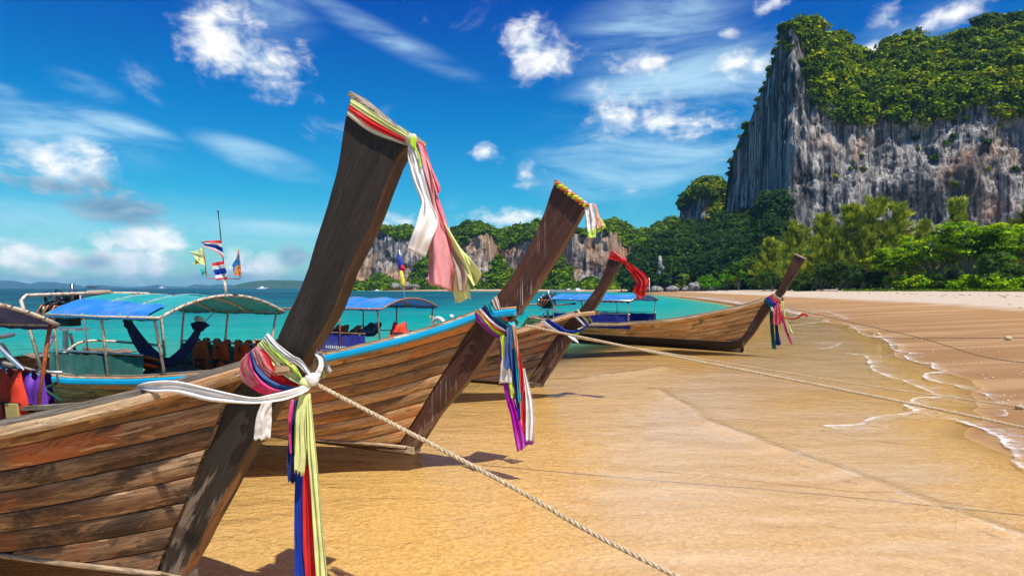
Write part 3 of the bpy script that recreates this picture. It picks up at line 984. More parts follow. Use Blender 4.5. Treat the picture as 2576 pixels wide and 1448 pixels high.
def scatter_on(V, nw, ns, n, lo=0.0, hi=1.0, seed=0, ulo=0.0, uhi=1.0, keep=None):
    rg = np.random.default_rng(seed)
    nu = V.shape[0]
    u = ulo + (uhi - ulo) * rg.random(n)
    w = lo + (hi - lo) * rg.random(n)
    iu = np.clip((u * (nu - 1)).astype(int), 0, nu - 1)
    iw = np.clip((nw - 1 + w * (ns - 1)).astype(int), 0, V.shape[1] - 4)
    p = V[iu, iw]
    return p


pts = scatter_on(CV, nw, ns, 760, 0.02, 1.0, 1, .215, 1.0)
pts2 = scatter_on(CV, nw, ns, 90, -.15, 0.12, 2, .225, 1.0)
pts3 = scatter_on(CV, nw, ns, 46, -.35, 0.6, 3, .0, .22)
pts4 = scatter_on(CV, nw, ns, 26, -1.8, -.2, 4, .24, 1.0)
pts5 = scatter_on(CV, nw, ns, 40, .1, 1.0, 44, .165, .235)
C = np.concatenate([pts, pts2, pts3, pts4, pts5])
rad = np.concatenate([RNG.uniform(1.6, 4.6, len(pts)), RNG.uniform(1.6, 3.2, len(pts2)), RNG.uniform(.7, 1.7, len(pts3)), RNG.uniform(.6, 1.5, len(pts4)), RNG.uniform(1.0, 2.4, len(pts5))])
Rd = np.stack([rad * RNG.uniform(.9, 1.3, len(rad)), rad, rad * RNG.uniform(.6, .95, len(rad))], -1)
C[:, 2] += rad * .30
C[:, 1] -= rad * .05
o = foliage('cliff_jungle', C, Rd, (60 + rad * rad * 26).astype(int), .62, JUNGLE, MATS['leaf_jungle'], seed=5, lump=.5)
tag(o, 'dense yellow green jungle covering the top of the tall cliff', 'jungle', kind='stuff')

# the karst pillar left of it, and the round hills further left
sil2 = [(1708, 560), (1712, 520), (1722, 492), (1745, 468), (1775, 452), (1800, 450), (1815, 465), (1824, 500), (1832, 560)]
rim2 = [(1708, 566), (1712, 526), (1722, 500), (1745, 486), (1775, 482), (1800, 476), (1815, 480), (1824, 505), (1832, 562)]
k2, KV, kw_, ks_ = massif('karst_pillar', sil2, rim2, [(1700, 350), (1770, 338), (1840, 350)], [(1700, 354), (1770, 356), (1840, 354)], MATS['rock_cliff'], 70, 60, 12, rib=2.0, ribf=.2, seed=8)
tag(k2, kind='structure')
pts = scatter_on(KV, kw_, ks_, 90, -.2, 1, 6)
ptb = scatter_on(KV, kw_, ks_, 60, -3.0, .1, 7, .62, .98)
C = np.concatenate([pts, ptb]); rad = RNG.uniform(1.6, 3.4, len(C))
C[:, 1] -= 1.5
o = foliage('pillar_jungle', C, np.stack([rad * 1.1, rad, rad * .8], -1), (40 + rad * rad * 15).astype(int), .75, JUNGLE, MATS['leaf_jungle'], seed=9, lump=.5)
tag(o, 'green scrub capping the small rock pillar beside the cliff', 'jungle', kind='stuff')

# dark wooded hill at the cliff foot
sil3 = [(1585, 700), (1600, 660), (1625, 632), (1660, 606), (1700, 596), (1740, 578), (1780, 572), (1820, 556), (1860, 546), (1900, 548), (1935, 505), (1952, 480), (1965, 560), (2020, 640), (2080, 690)]
hill, HV, hw, hs = massif('wooded_hill', sil3, [(p, 724 - (724 - q) * .06) for p, q in sil3], [(1585, 236), (1750, 226), (1900, 205), (2080, 190)], [(1585, 262), (1750, 282), (1900, 262), (1965, 236), (2080, 225)],
                          MATS['hill_soil'], 90, 8, 40, rib=1.6, ribf=.1, seed=12)
tag(hill, kind='structure')
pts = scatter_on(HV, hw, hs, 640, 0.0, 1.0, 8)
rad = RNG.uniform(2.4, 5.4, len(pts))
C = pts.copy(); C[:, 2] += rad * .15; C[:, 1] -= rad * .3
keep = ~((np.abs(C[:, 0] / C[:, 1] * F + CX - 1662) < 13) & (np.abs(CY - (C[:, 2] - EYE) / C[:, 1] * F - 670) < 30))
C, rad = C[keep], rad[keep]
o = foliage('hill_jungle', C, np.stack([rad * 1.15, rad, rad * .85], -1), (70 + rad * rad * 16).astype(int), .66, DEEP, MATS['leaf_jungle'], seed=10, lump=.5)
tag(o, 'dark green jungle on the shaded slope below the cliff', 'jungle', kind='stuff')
b_ = MB()
for k, (px, py, w, h) in enumerate([(1660, 660, 6, 16), (1666, 680, 8, 17), (1655, 690, 5, 12), (1782, 660, 5, 10)]):
    q = U(px, py, 231)
    b_.blob(q, (w * .12, 1.6, h * .13), 20 + k, .45, 14, 12)
o = b_.build('rock_outcrop', MATS['rock_far'], None, True)
tag(o, kind='structure')

# far cliffs across the bay
sil4 = [(884, 690), (900, 650), (915, 612), (935, 588), (965, 577), (1000, 580), (1030, 572), (1055, 588), (1080, 622), (1100, 615), (1120, 596), (1150, 574), (1175, 562), (1215, 570), (1255, 588), (1290, 578), (1330, 566), (1360, 560), (1390, 574),
        (1410, 580), (1470, 592), (1490, 576), (1520, 562), (1550, 555), (1580, 572), (1605, 590), (1640, 574), (1665, 560), (1690, 552), (1712, 560), (1740, 578), (1790, 600)]
rim4 = [(884, 696), (900, 660), (915, 628), (935, 602), (965, 594), (1000, 612), (1030, 606), (1060, 640), (1080, 668), (1100, 662), (1130, 640), (1160, 628), (1190, 616), (1225, 608), (1255, 640), (1285, 640), (1330, 612), (1360, 625), (1390, 640),
        (1412, 640), (1440, 610), (1490, 598), (1530, 594), (1550, 600), (1565, 635), (1590, 625), (1620, 640), (1660, 640), (1700, 650), (1790, 660)]
fc, FV, fw, fs_ = massif('far_cliffs', sil4, rim4, [(884, 410), (1060, 405), (1225, 388), (1255, 402), (1285, 398), (1360, 372), (1410, 372), (1440, 352), (1530, 346), (1565, 362), (1640, 366), (1790, 370)],
                         [(884, 430), (1000, 440), (1790, 420)], MATS['rock_far'], 420, 90, 26, rib=1.9, ribf=.15, seed=21, lean=8.0, rimlift=-12, rimnoise=10)
tag(fc, kind='structure')
pts = scatter_on(FV, fw, fs_, 1300, 0.02, 1.0, 11)
rad = RNG.uniform(1.2, 3.2, len(pts))
C1 = pts.copy(); C1[:, 2] += rad * .35; C1[:, 1] -= rad * .2
# trees at the foot of the far cliffs and up their gullies
C2, r2 = [], []
gul = [(1070, 640), (1255, 640), (1405, 640), (1590, 640)]
for k in range(900):
    px = random.uniform(888, 1600)
    yw = line_at([(884, 392), (1060, 386), (1225, 372), (1360, 352), (1440, 332), (1530, 326), (1640, 345)], px)
    top = 708 + 6 * math.sin(px * .031) + 8 * math.sin(px * .083 + 1)
    for gp, gy_ in gul:
        if abs(px - gp) < 30:
            top = gy_ + abs(px - gp) * 1.6
    top = max(top, line_at(sil4, px) + 14)
    t_ = random.random()
    py = 731 + (top - 731) * t_
    C2.append(U(px, py, yw - 16 * (1 - t_) - 2)); r2.append(random.uniform(1.5, 3.2))
C2, r2 = np.array(C2), np.array(r2)
C_ = np.concatenate([C1, C2]); rr = np.concatenate([rad, r2])
o = foliage('far_jungle', C_, np.stack([rr * 1.15, rr, rr * .8], -1), (26 + rr * rr * 6).astype(int), .95, FARJ, MATS['leaf_jungle'], seed=13, lump=.5)
tag(o, 'green jungle over the orange cliffs across the bay', 'jungle', kind='stuff')

# blue ranges on the horizon and the wooded headland in front of them
for name, Yd, sl, mt in (('distant_hills', 5600, [(-700, 712), (-400, 700), (-200, 706), (-60, 698), (0, 705), (40, 707), (75, 713), (110, 708), (150, 711), (190, 716), (222, 723), (250, 716), (290, 720), (340, 722), (360, 720), (395, 716), (425, 720), (470, 721), (490, 715), (530, 718), (560, 714), (600, 719), (640, 716), (720, 719), (800, 722)], 'far_forest'),
                         ('wooded_headland', 3000, [(580, 724), (592, 717), (612, 712), (640, 707), (665, 705), (700, 704), (760, 706), (830, 712), (905, 720)], 'mid_forest')):
    n = 260
    pxs = np.linspace(sl[0][0], sl[-1][0], n)
    top = line_at(sl, pxs) + .7 * fbm(np.stack([pxs * .09, pxs * 0, pxs * 0], -1), 4, 3)
    rows = []
    for k, (t, dy) in enumerate(((0, 0), (.3, .015), (.6, .035), (.85, .06), (1, .09), (.6, .14), (0, .2))):
        Yk = Yd * (1 + dy)
        zt = (EYE - (top - CY) / F * Yd * 1.09)
        z = -1 + (zt + 1) * t * (1 + (.10 * fbm(np.stack([pxs * .05, pxs * 0 + k, pxs * 0], -1), 3, 7) if 0 < t < 1 else 0))
        rows.append(np.stack([(pxs - CX) / F * Yk, np.full(n, Yk), z], -1))
    V = np.stack(rows, 1)
    o = mk(name, V.reshape(-1, 3), grid_faces(n, len(rows)), MATS[mt], smooth_=True)
    tag(o, kind='structure')
b_ = MB()
b_.blob(U(231, 721.5, 2600), (26, 20, 7), 4, .2, 18, 8)
o = b_.build('islet', plain('islet_rock', (.06, .045, .045), .9, var=.3, scale=.05), None, True)
tag(o, kind='structure')

# air over the bay
hz_ = MB()
hz_.box((0, 0, 62), (19600, 19600, 140))
o = hz_.build('haze', None)
m = bpy.data.materials.new('haze_air')
m.use_nodes = True
m.node_tree.nodes.clear()
pv = nd(m.node_tree, 'ShaderNodeVolumePrincipled', Color=(.30, .68, 1.0), Density=0.00011, Anisotropy=0.1)
mo = nd(m.node_tree, 'ShaderNodeOutputMaterial')
m.node_tree.links.new(pv.outputs[0], mo.inputs['Volume'])
o.data.materials.clear()
o.data.materials.append(m)
tag(o, 'thin pale blue sea haze over the whole bay', 'haze', kind='stuff')
HAZE = o

# ------------------------------------------------------------------ beach trees, each a thing
OLIVE = [(.10, .13, .014), (.22, .26, .025), (.38, .41, .045), (.56, .54, .07)]
BRIGHT = [(.030, .075, .006), (.075, .17, .008), (.17, .31, .010), (.29, .42, .012), (.40, .46, .016)]
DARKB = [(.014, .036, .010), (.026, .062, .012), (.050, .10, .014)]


def gz(x, y):
    return float(ground_z(np.array([x]), np.array([y]))[0])


def limb(p0, p1, sag=.0, n=6):
    t = np.linspace(0, 1, n)[:, None]
    q = np.asarray(p0) * (1 - t) + np.asarray(p1) * t
    q[:, 2] += sag * np.sin(t[:, 0] * math.pi)
    return q + RNG.normal(size=q.shape) * .05


def tree(kind, px, Y, h, w, label, cat='tree', cols=None, group=None, seed=0, name=None):
    rg = np.random.default_rng(900 + seed)
    x = (px - CX) / F * Y
    z0 = gz(x, Y)
    t = empty(name or {'cas': 'casuarina_tree', 'alm': 'broadleaf_tree', 'bush': 'bush'}[kind], (x, Y, z0 - .1))
    tag(t, label, cat, group)
    mb = MB()
    if kind == 'cas':
        top = np.array([h * .14, 0, h])
        trunk = limb((0, 0, 0), top * .97, 0, 9)
        mb.tube(trunk, np.linspace(.022 * h, .02, 9), 7)
        tips, dirs = [], []
        for k in range(74):
            f = .14 + .84 * (k / 73)
            p = trunk[0] * (1 - f) + top * f
            a = rg.uniform(0, 6.28)
            L = w * (1.05 - f * .80) * rg.uniform(.45, 1.2)
            e = p + np.array([math.cos(a) * L + .25 * L, math.sin(a) * L, L * rg.uniform(.35, .9)])
            mb.tube(limb(p, e, 0, 5), np.linspace(.05, .012, 5), 4)
            for q in range(5):
                g_ = .35 + .65 * q / 4
                tips.append(p + (e - p) * g_); dirs.append((e - p) / np.linalg.norm(e - p))
        mb.build('trunk', MATS['bark'], t, True)
        tips, dirs = np.array(tips), np.array(dirs)
        n = 36
        idx = np.repeat(np.arange(len(tips)), n)
        N = len(idx)
        p = tips[idx] + rg.normal(size=(N, 3)) * np.array([.26, .26, .22]) * (h / 15)
        dr = dirs[idx] * .8 + rg.normal(size=(N, 3)) * .30 + np.array([.30, 0, .42])
        dr /= np.linalg.norm(dr, axis=1)[:, None]
        L = rg.uniform(.45, 1.25, N)[:, None] * (h / 15)
        sd_ = np.cross(dr, rg.normal(size=(N, 3)))
        sd_ /= np.linalg.norm(sd_, axis=1)[:, None]
        W = rg.uniform(.05, .10, N)[:, None]
        V = np.stack([p, p + dr * L * .5 + sd_ * W, p + dr * L, p + dr * L * .5 - sd_ * W], 1).reshape(-1, 3)
        cc = np.asarray(cols or OLIVE)
        f = np.clip(rg.random(len(tips))[idx] * .8 + rg.normal(size=N) * .12, 0, .999) * (len(cc) - 1)
        i0 = f.astype(int)
        col = cc[i0] * (1 - (f - i0))[:, None] + cc[np.minimum(i0 + 1, len(cc) - 1)] * (f - i0)[:, None]
        mk('crown', V, np.arange(N * 4).reshape(-1, 4), MATS['leaf_needle'], t, tint=np.repeat(col, 4, 0))
    elif kind == 'alm':
        trunk = limb((0, 0, 0), (rg.normal() * .4, 0, h * .55), 0, 7)
        mb.tube(trunk, np.linspace(.032 * h, .016 * h, 7), 8)
        C, Rd = [], []
        for k in range(46):
            f = rg.uniform(.12, 1)
            p = trunk[int(f * 6)]
            a = rg.uniform(0, 6.28)
            L = w * rg.uniform(.25, 1.0)
            e = np.array([math.cos(a) * L, math.sin(a) * L, 0]) + np.array([0, 0, h * (.42 + .52 * f * (1 - .45 * (L / w) ** 2)) - .4])
            mb.tube(limb(p, e, .3, 6), np.linspace(.011 * h, .02, 6), 5)
            for q in range(3):
                C.append(e + rg.normal(size=3) * np.array([.9, .9, .35])); s = rg.uniform(.8, 1.5)
                Rd.append((s * 1.25, s * 1.25, s * .42))
        mb.build('trunk', MATS['bark_grey'], t, True)
        foliage('crown', C, Rd, 62, .24, cols or BRIGHT, MATS['leaf_beach'], t, seed=seed, up=1.1, shell=.35, lump=.3, aspect=.6)
    else:
        C, Rd = [], []
        for k in range(9):
            a = rg.uniform(0, 6.28)
            L = w * rg.uniform(0, .85)
            e = np.array([math.cos(a) * L, math.sin(a) * L * .7, h * rg.uniform(.35, .85) * (1 - .4 * (L / w) ** 2)])
            mb.tube(limb((rg.normal() * .15, rg.normal() * .1, 0), e, 0, 5), np.linspace(.05, .015, 5), 5)
            for q in range(3):
                C.append(e + rg.normal(size=3) * w * .16); s = rg.uniform(.20, .36) * w
                Rd.append((s, s, s * .8))
        mb.build('stem', MATS['bark'], t, True)
        foliage('crown', C, Rd, 60, .20 + .012 * h, cols or BRIGHT, MATS['leaf_beach'], t, seed=seed, up=.7, shell=.4, lump=.4, aspect=.65)
    return t


tree('cas', 1922, 172, 13.5, 4.6, 'leftmost feathery casuarina of the beach, leaning over pale sand', seed=1)
tree('cas', 1985, 160, 16.5, 5.4, 'tall olive casuarina above the raised bow of the farthest boat', seed=2)
tree('cas', 2050, 150, 17.5, 5.2, 'tall casuarina just right of the farthest boat bow, against grey rock', seed=3)
tree('cas', 2112, 143, 18.6, 5.2, 'dense casuarina in the middle of the tallest feathery clump', seed=4)
tree('cas', 2170, 138, 19.4, 5.0, 'tallest of the windswept casuarinas in front of the streaked cliff', seed=5)
tree('cas', 2228, 134, 18.0, 4.6, 'windswept casuarina at the right end of the feathery clump', seed=6)
tree('cas', 2300, 150, 16.0, 3.2, 'slim dark casuarina showing behind the low end of the broadleaf canopy', seed=7)
tree('cas', 2378, 146, 20.5, 3.0, 'slender pointed casuarina rising alone over the broadleaf canopy', seed=8)
tree('cas', 2570, 112, 15.5, 4.4, 'yellowish feathery casuarina at the right edge of the picture', seed=9, cols=[(.08, .09, .012), (.16, .16, .016), (.26, .25, .025)])
tree('alm', 2272, 122, 9.2, 5.2, 'low broadleaf tree where the bright canopy begins, beside the feathery clump', seed=20)
tree('alm', 2350, 114, 11.8, 6.6, 'broad layered tree with yellow green leaves in the middle of the canopy', seed=21)
tree('alm', 2440, 106, 13.0, 6.0, 'highest broadleaf tree of the canopy with glossy bright leaves', seed=22)
tree('alm', 2512, 104, 11.8, 5.0, 'broadleaf tree between the highest canopy and the yellowish casuarina', seed=23)
tree('alm', 2600, 98, 11.5, 5.0, 'broadleaf tree cut off by the right edge of the picture', seed=24)
tree('bush', 1722, 218, 6.6, 2.8, 'pale leaved shrub standing on the boulders by the water', 'shrub', seed=30, cols=[(.06, .10, .02), (.13, .20, .03), (.22, .28, .06)])
tree('bush', 1786, 198, 5.2, 4.2, 'bright green bush at the left end of the beach', 'bush', seed=31, cols=[(.03, .10, .008), (.07, .22, .010), (.14, .32, .014)])
tree('bush', 1828, 194, 5.6, 4.2, 'fresh green bush next to the shaded jungle, behind the farthest boat', 'bush', seed=32, cols=[(.03, .09, .008), (.06, .19, .010), (.12, .28, .014)])
tree('bush', 1858, 190, 9.8, 3.2, 'tall light green shrub below the shaded jungle slope', 'shrub', seed=33, cols=[(.03, .08, .008), (.06, .16, .010), (.10, .22, .014)])
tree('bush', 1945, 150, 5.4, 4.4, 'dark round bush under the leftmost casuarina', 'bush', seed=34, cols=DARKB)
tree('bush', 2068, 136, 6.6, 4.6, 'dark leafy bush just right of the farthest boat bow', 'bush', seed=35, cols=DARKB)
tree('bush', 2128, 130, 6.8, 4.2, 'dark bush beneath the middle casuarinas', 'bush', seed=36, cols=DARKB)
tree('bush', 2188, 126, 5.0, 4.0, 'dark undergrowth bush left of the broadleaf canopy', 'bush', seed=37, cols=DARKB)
tree('bush', 2500, 96, 6.2, 3.6, 'rounded soft green bush in front of the right broadleaf trees', 'bush', seed=38, cols=[(.03, .07, .02), (.06, .12, .03), (.10, .17, .04)])
tree('bush', 2565, 93, 4.6, 3.6, 'dark bush at the right edge of the beach', 'bush', seed=39, cols=DARKB)
SHL = ['low dark shrub on the sand edge just left of the farthest prow tip', 'low dark shrub on the sand edge just right of the farthest prow', 'low bright shrub at the left end of the grass strip',
       'low bright shrub under the lowest broadleaf tree', 'low bright shrub under the layered yellow green tree', 'low dark shrub between the layered tree and the highest broadleaf tree',
       'low bright shrub left of the foot of the highest broadleaf tree', 'low bright shrub right of the foot of the highest broadleaf tree', 'rightmost low bright shrub on the grass strip']
for k, (px, Y) in enumerate([(2008, 146), (2035, 143), (2262, 118), (2300, 114), (2340, 110), (2385, 107), (2425, 103), (2466, 100), (2535, 94)]):
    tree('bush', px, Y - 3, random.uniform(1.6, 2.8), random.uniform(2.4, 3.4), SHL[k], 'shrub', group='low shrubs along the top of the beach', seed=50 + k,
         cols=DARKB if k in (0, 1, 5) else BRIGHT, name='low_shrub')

# wood behind the front row
C, rr = [], []
for k in range(330):
    px = random.uniform(1880, 2700)
    Y = line_at([(1880, 190), (2100, 165), (2300, 142), (2700, 118)], px) + random.uniform(2, 34)
    x = (px - CX) / F * Y
    r_ = random.uniform(2.0, 3.6)
    C.append((x, Y, random.uniform(1.5, 9.5))); rr.append(r_)
rr = np.array(rr)
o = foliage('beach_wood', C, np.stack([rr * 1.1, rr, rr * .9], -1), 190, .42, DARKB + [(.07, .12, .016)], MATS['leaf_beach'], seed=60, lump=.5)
tag(o, 'dark wood filling the gaps behind the front row of beach trees', 'wood', kind='stuff')
# strip of beach grass in front of the trees
V, Cc = [], []
for k in range(5200):
    px = random.uniform(2120, 2680)
    Y = line_at([(2000, 140), (2300, 108), (2576, 86), (2700, 80)], px) + random.gauss(0, 1.6)
    x = (px - CX) / F * Y
    z = 1.55
    a, l = random.uniform(0, 6.28), random.uniform(.18, .5)
    dx, dy = math.cos(a) * .10, math.sin(a) * .10
    V += [(x - dx, Y - dy, z), (x + dx, Y + dy, z), (x + dx * .3 + random.gauss(0, .1), Y, z + l), (x - dx * .3, Y, z + l)]
    cgr = random.choice([(.09, .15, .015), (.16, .20, .02), (.06, .11, .012)])
    Cc += [cgr] * 4
V = np.array(V)
V[:, 2] += np.repeat(ground_z(V[::4, 0], V[::4, 1]), 4) - 1.57
o = mk('beach_grass', V, np.arange(len(V)).reshape(-1, 4), MATS['leaf_beach'], tint=np.array(Cc))
tag(o, 'thin green strip of grass between the dry sand and the trees', 'grass', kind='stuff')

# boulders
for k, (px, py, Y, r_, lab) in enumerate([(1748, 723, 205, 1.9, 'big brown boulder under the pale leaved shrub'), (1727, 728, 206, 1.3, 'dark boulder left of the big brown one, at the sand tip'),
                                          (1690, 729, 215, 1.7, 'long dark boulder below the white rock scar'), (1655, 731, 222, 1.8, 'dark boulder at the waterline beside the red streamer'),
                                          (1622, 727, 228, 1.5, 'pale grey boulder at the waterline just left of the red streamer'), (1602, 730, 232, 1.3, 'leftmost dark boulder under the wooded hill'),
                                          (1772, 727, 200, 1.2, 'small boulder right of the big brown one'), (1795, 728, 196, 1.0, 'low boulder under the bright green bush'),
                                          (995, 722, 372, 2.8, 'grey boulder on the far shore, left of its neighbour'), (1022, 721, 370, 3.4, 'largest grey boulder on the far shore behind the flag pole'), (1046, 724, 368, 2.2, 'small grey boulder on the far shore, right of the largest')]):
    b_ = MB()
    q = U(px, py, Y)
    b_.blob((0, 0, 0), (r_ * 1.25, r_, r_ * .85), 70 + k, .35, 18, 12, 1.6)
    o = b_.build('boulder', MATS['rock_shore'], None, True)
    o.location = (q[0], q[1], max(q[2], 0.3))
    tag(o, lab, 'boulder', 'boulders at the waterline')


# ------------------------------------------------------------------ longtail boats
def grain(o, G_):
    a = o.data.attributes.new('grain', 'FLOAT_VECTOR', 'POINT')
    a.data.foreach_set('vector', np.asarray(G_, dtype=np.float32).ravel())
    return o


class Boat:
    pass


def make_boat(label, foot_px, heading, back, front, zs, a_len=7.2, thick=.13, hull='hull_wood_tan', stem='stem_brown', rail='rail_wood', near_rail=None, scale_b=1.0, v_edges=None, seed=0, foot_z=0.0, head_cap='rail_grey', bottom=.07, sheer=None, fore=.40, face='stem_face', pw=.145):
    B = Boat()
    B.foot = G(foot_px[0], foot_px[1], foot_z)
    B.rz = -R(heading)
    B.fwd = np.array([math.cos(R(heading)), -math.sin(R(heading))])
    B.lft = np.array([math.sin(R(heading)), math.cos(R(heading))])
    B.root = empty('longtail_boat', (B.foot[0], B.foot[1], 0.0), B.rz)
    tag(B.root, label, 'boat', 'longtail boats moored along the beach')

    def loc(px, py, off=0.0):
        """survey picture position on the boat's own upright plane, off metres towards starboard -> boat coordinates"""
        dx, dy = (px - CX) / F, 1.0
        # foot + fwd*t - lft*off = s*(dx,dy)
        bx, by = B.foot[0] - B.lft[0] * off, B.foot[1] - B.lft[1] * off
        det = dx * (-B.fwd[1]) - (-B.fwd[0]) * dy
        s = (bx * (-B.fwd[1]) - (-B.fwd[0]) * by) / det
        t = (dx * by - dy * bx) / det * -1
        t = (s * dx - bx) * B.fwd[0] + (s * dy - by) * B.fwd[1]
        return np.array([t, -off, EYE - (py - CY) / F * s])
    B.loc = loc
    h = thick / 2
    # ---- stem post: one raked timber from the keel foot to the prow head
    bk = np.array([loc(x, y, h) for x, y in back])
    fr_ = np.array([loc(x, y, h) for x, y in front])
    n = 44
    bk, fr_ = resample(bk, n), resample(fr_, n)
    wob = fbm(np.stack([np.linspace(0, 9, n), np.full(n, seed), np.zeros(n)], -1), 3, seed) * .010
    bk[:, 0] += wob
    fr_[:, 0] += fbm(np.stack([np.linspace(0, 12, n), np.full(n, seed + 3.), np.zeros(n)], -1), 3, seed + 2) * .006
    ring = []
    for i in range(n):
        r = []
        for f, y in ((0, -1), (.25, -1), (.5, -1), (.75, -1), (1, -1), (1.0, -.33), (1.0, .33), (1, 1), (.75, 1), (.5, 1), (.25, 1), (0, 1), (0, .33), (0, -.33)):
            p = bk[i] * (1 - f) + fr_[i] * f
            taper = 1.0 if f < .9 else .92
            r.append((p[0], y * h * taper, p[2]))
        ring.append(r)
    V = np.array(ring).reshape(-1, 3)
    k = 14
    idx = np.arange(n * k).reshape(n, k)
    faces = [(idx[i, j], idx[i, (j + 1) % k], idx[i + 1, (j + 1) % k], idx[i + 1, j]) for i in range(n - 1) for j in range(k)]
    faces += [tuple(idx[0])[::-1], tuple(idx[-1])]
    midx = [1 if j in (4, 5, 6) else 0 for i in range(n - 1) for j in range(k)] + [0, 0]
    B.stem = mk('stem_post', V, faces, None, B.root, False, mats=[MATS[stem], MATS[face]], midx=midx)
    bv = B.stem.modifiers.new('bevel', 'BEVEL'); bv.width = .010; bv.segments = 2; bv.limit_method = 'ANGLE'; bv.angle_limit = R(50)
    # board nailed over the head of the prow
    d = fr_[-1] - bk[-1]
    L = np.hypot(d[0], d[2])
    rot = np.array([[d[0] / L, 0, -d[2] / L], [0, 1, 0], [d[2] / L, 0, d[0] / L]])
    cpb = MB().box((bk[-1] + fr_[-1]) / 2 * np.array([1, 0, 1]) + rot @ np.array([0, 0, .012]), (L + .02, thick + .03, .028), rot)
    hb_ = cpb.build('head_board', MATS[head_cap], B.root, False, .005)
    grain(hb_, np.concatenate(cpb.v) * np.array([1, 1, 2.]))
    B.bk, B.fr = bk, fr_
    # ---- hull form
    order = np.argsort(bk[:, 2])
    zb, xb = bk[order, 2], bk[order, 0]

    def xs(z):
        return np.interp(z, zb, xb)

    SH = np.array(sheer or [(-1, 0), (0, 0), (.3, -.10), (.6, -.19), (1, -.29), (1.5, -.405), (2, -.505), (2.5, -.59), (3, -.65), (3.5, -.70), (4, -.745), (5, -.79), (6, -.77), (7, -.70), (8, -.60)])

    def zgun(a):
        return zs + np.interp(np.asarray(a, float), SH[:, 0], SH[:, 1])

    def bgun(a):
        a = np.maximum(np.asarray(a, float), 0)
        return (h + .012 + (.83 * scale_b) * (1 - np.exp(-a / 1.9))) * (1 - .28 * np.clip((a - 5) / 2.6, 0, 1.2) ** 2)

    def bbot(a):
        a = np.maximum(np.asarray(a, float), 0)
        return (h + .006 + .36 * scale_b * (1 - np.exp(-a / 2.2))) * (1 - .2 * np.clip((a - 5) / 2.6, 0, 1.2) ** 2)
    B.zgun, B.bgun = zgun, bgun
    B.xstem = float(xs(zs))
    z00 = bottom

    def hp(a, v, out_=0.0, side=-1):
        """hull point: a metres aft of the stem, v 0..1 bottom to gunwale"""
        a, v = np.broadcast_arrays(np.asarray(a, float), np.asarray(v, float))
        zst = z00 + (zs - z00) * v
        z = z00 + (zgun(a) - z00) * v
        x = xs(zst) - a * (1 + 0.0 * v)
        bb, bg = bbot(a), bgun(a)
        y = bb + (bg - bb) * v ** .82
        sl = (bg - bb) / np.maximum(zgun(a) - z00, .1)
        nn = 1 / np.sqrt(1 + sl * sl)
        return np.stack([x, side * (y + out_ * nn), z - out_ * nn * sl * .8], -1)
    B.hp = hp
    ve = v_edges or [0, .12, .25, .38, .50, .62, .75, .88, .995]
    na = 46
    rg = random.Random(seed * 7 + 1)
    for side in (-1, 1):
        for i in range(int((zs - z00) / pw) + 1):
            cuts = [0.0] + sorted(rg.uniform(1.4, 6.2) for _ in range(1 if side < 0 else 0)) + [a_len]
            for c0, c1 in zip(cuts[:-1], cuts[1:]):
                m_ = max(6, int(na * (c1 - c0) / a_len))
                a = np.linspace(c0 + (.003 if c0 else 0), c1 - .003, m_)
                g_ = .0030
                hh_ = zgun(a) - z00
                wob_ = .006 * fbm(np.stack([a * .9, np.full(m_, i + seed * 3.), np.full(m_, 0.)], -1), 2, 61)
                wob1 = .006 * fbm(np.stack([a * .9, np.full(m_, i + 1 + seed * 3.), np.full(m_, 0.)], -1), 2, 61)
                v1 = 1 - (i * pw + wob_ * (i > 0) + g_) / hh_
                v0 = 1 - ((i + 1) * pw + wob1 - g_) / hh_
                ok = v1 > .012
                if ok.sum() < 4:
                    continue
                a, hh_, v0, v1 = a[ok], hh_[ok], np.clip(v0[ok], 0.0, None), v1[ok]
                v1 = np.maximum(v1, v0 + .004)
                m_ = len(a)
                jit = rg.uniform(-.003, .003)
                rowsP = [hp(a, v0, -.018, side), hp(a, v0, .007 + jit, side), hp(a, v0 + .004 / hh_, .011 + jit, side), hp(a, (v0 + v1) / 2, .012 + jit, side),
                         hp(a, v1 - .004 / hh_, .011 + jit, side), hp(a, v1, .007 + jit, side), hp(a, v1, -.018, side)]
                V = np.stack(rowsP, 1)
                nv = V.shape[1]
                fcs = grid_faces(m_, nv)
                if side > 0:
                    fcs = fcs[:, ::-1]
                gr_ = np.stack([np.broadcast_to(a[:, None], V.shape[:2]), np.full(V.shape[:2], i * 1.7 + side * 5.), V[..., 2] - zgun(a)[:, None]], -1)
                grain(mk('plank', V.reshape(-1, 3), fcs, MATS[hull], B.root, False), gr_)
    # inner skin, bottom, transom
    a = np.linspace(0, a_len, 40)
    vv = np.linspace(0, 1, 8)
    A, VV = np.meshgrid(a, vv, indexing='ij')
    Pn, Pf = hp(A, VV, -.024, -1), hp(A, VV, -.024, 1)
    sk = np.concatenate([Pn[:, ::-1], Pf], 1)
    mk('inner_skin', sk.reshape(-1, 3), grid_faces(40, 16), MATS['inner_wood'], B.root, True)
    # bottom and keel timber
    bb = bbot(a) + .012
    x0 = hp(a, 0)[:, 0]
    xo = x0 + np.linspace(1, 0, 40) ** 6 * .10
    V = np.stack([np.stack([xo, y_ * (bb + .004), np.full(40, z_)], -1) for y_, z_ in ((-1, z00 + .006), (-.9, z00 * .70), (-.5, z00 * .15), (0, -.03), (.5, z00 * .15), (.9, z00 * .70), (1, z00 + .006))], 1)
    mk('bottom', V.reshape(-1, 3), grid_faces(40, 7), MATS['bottom_dark'], B.root, True)
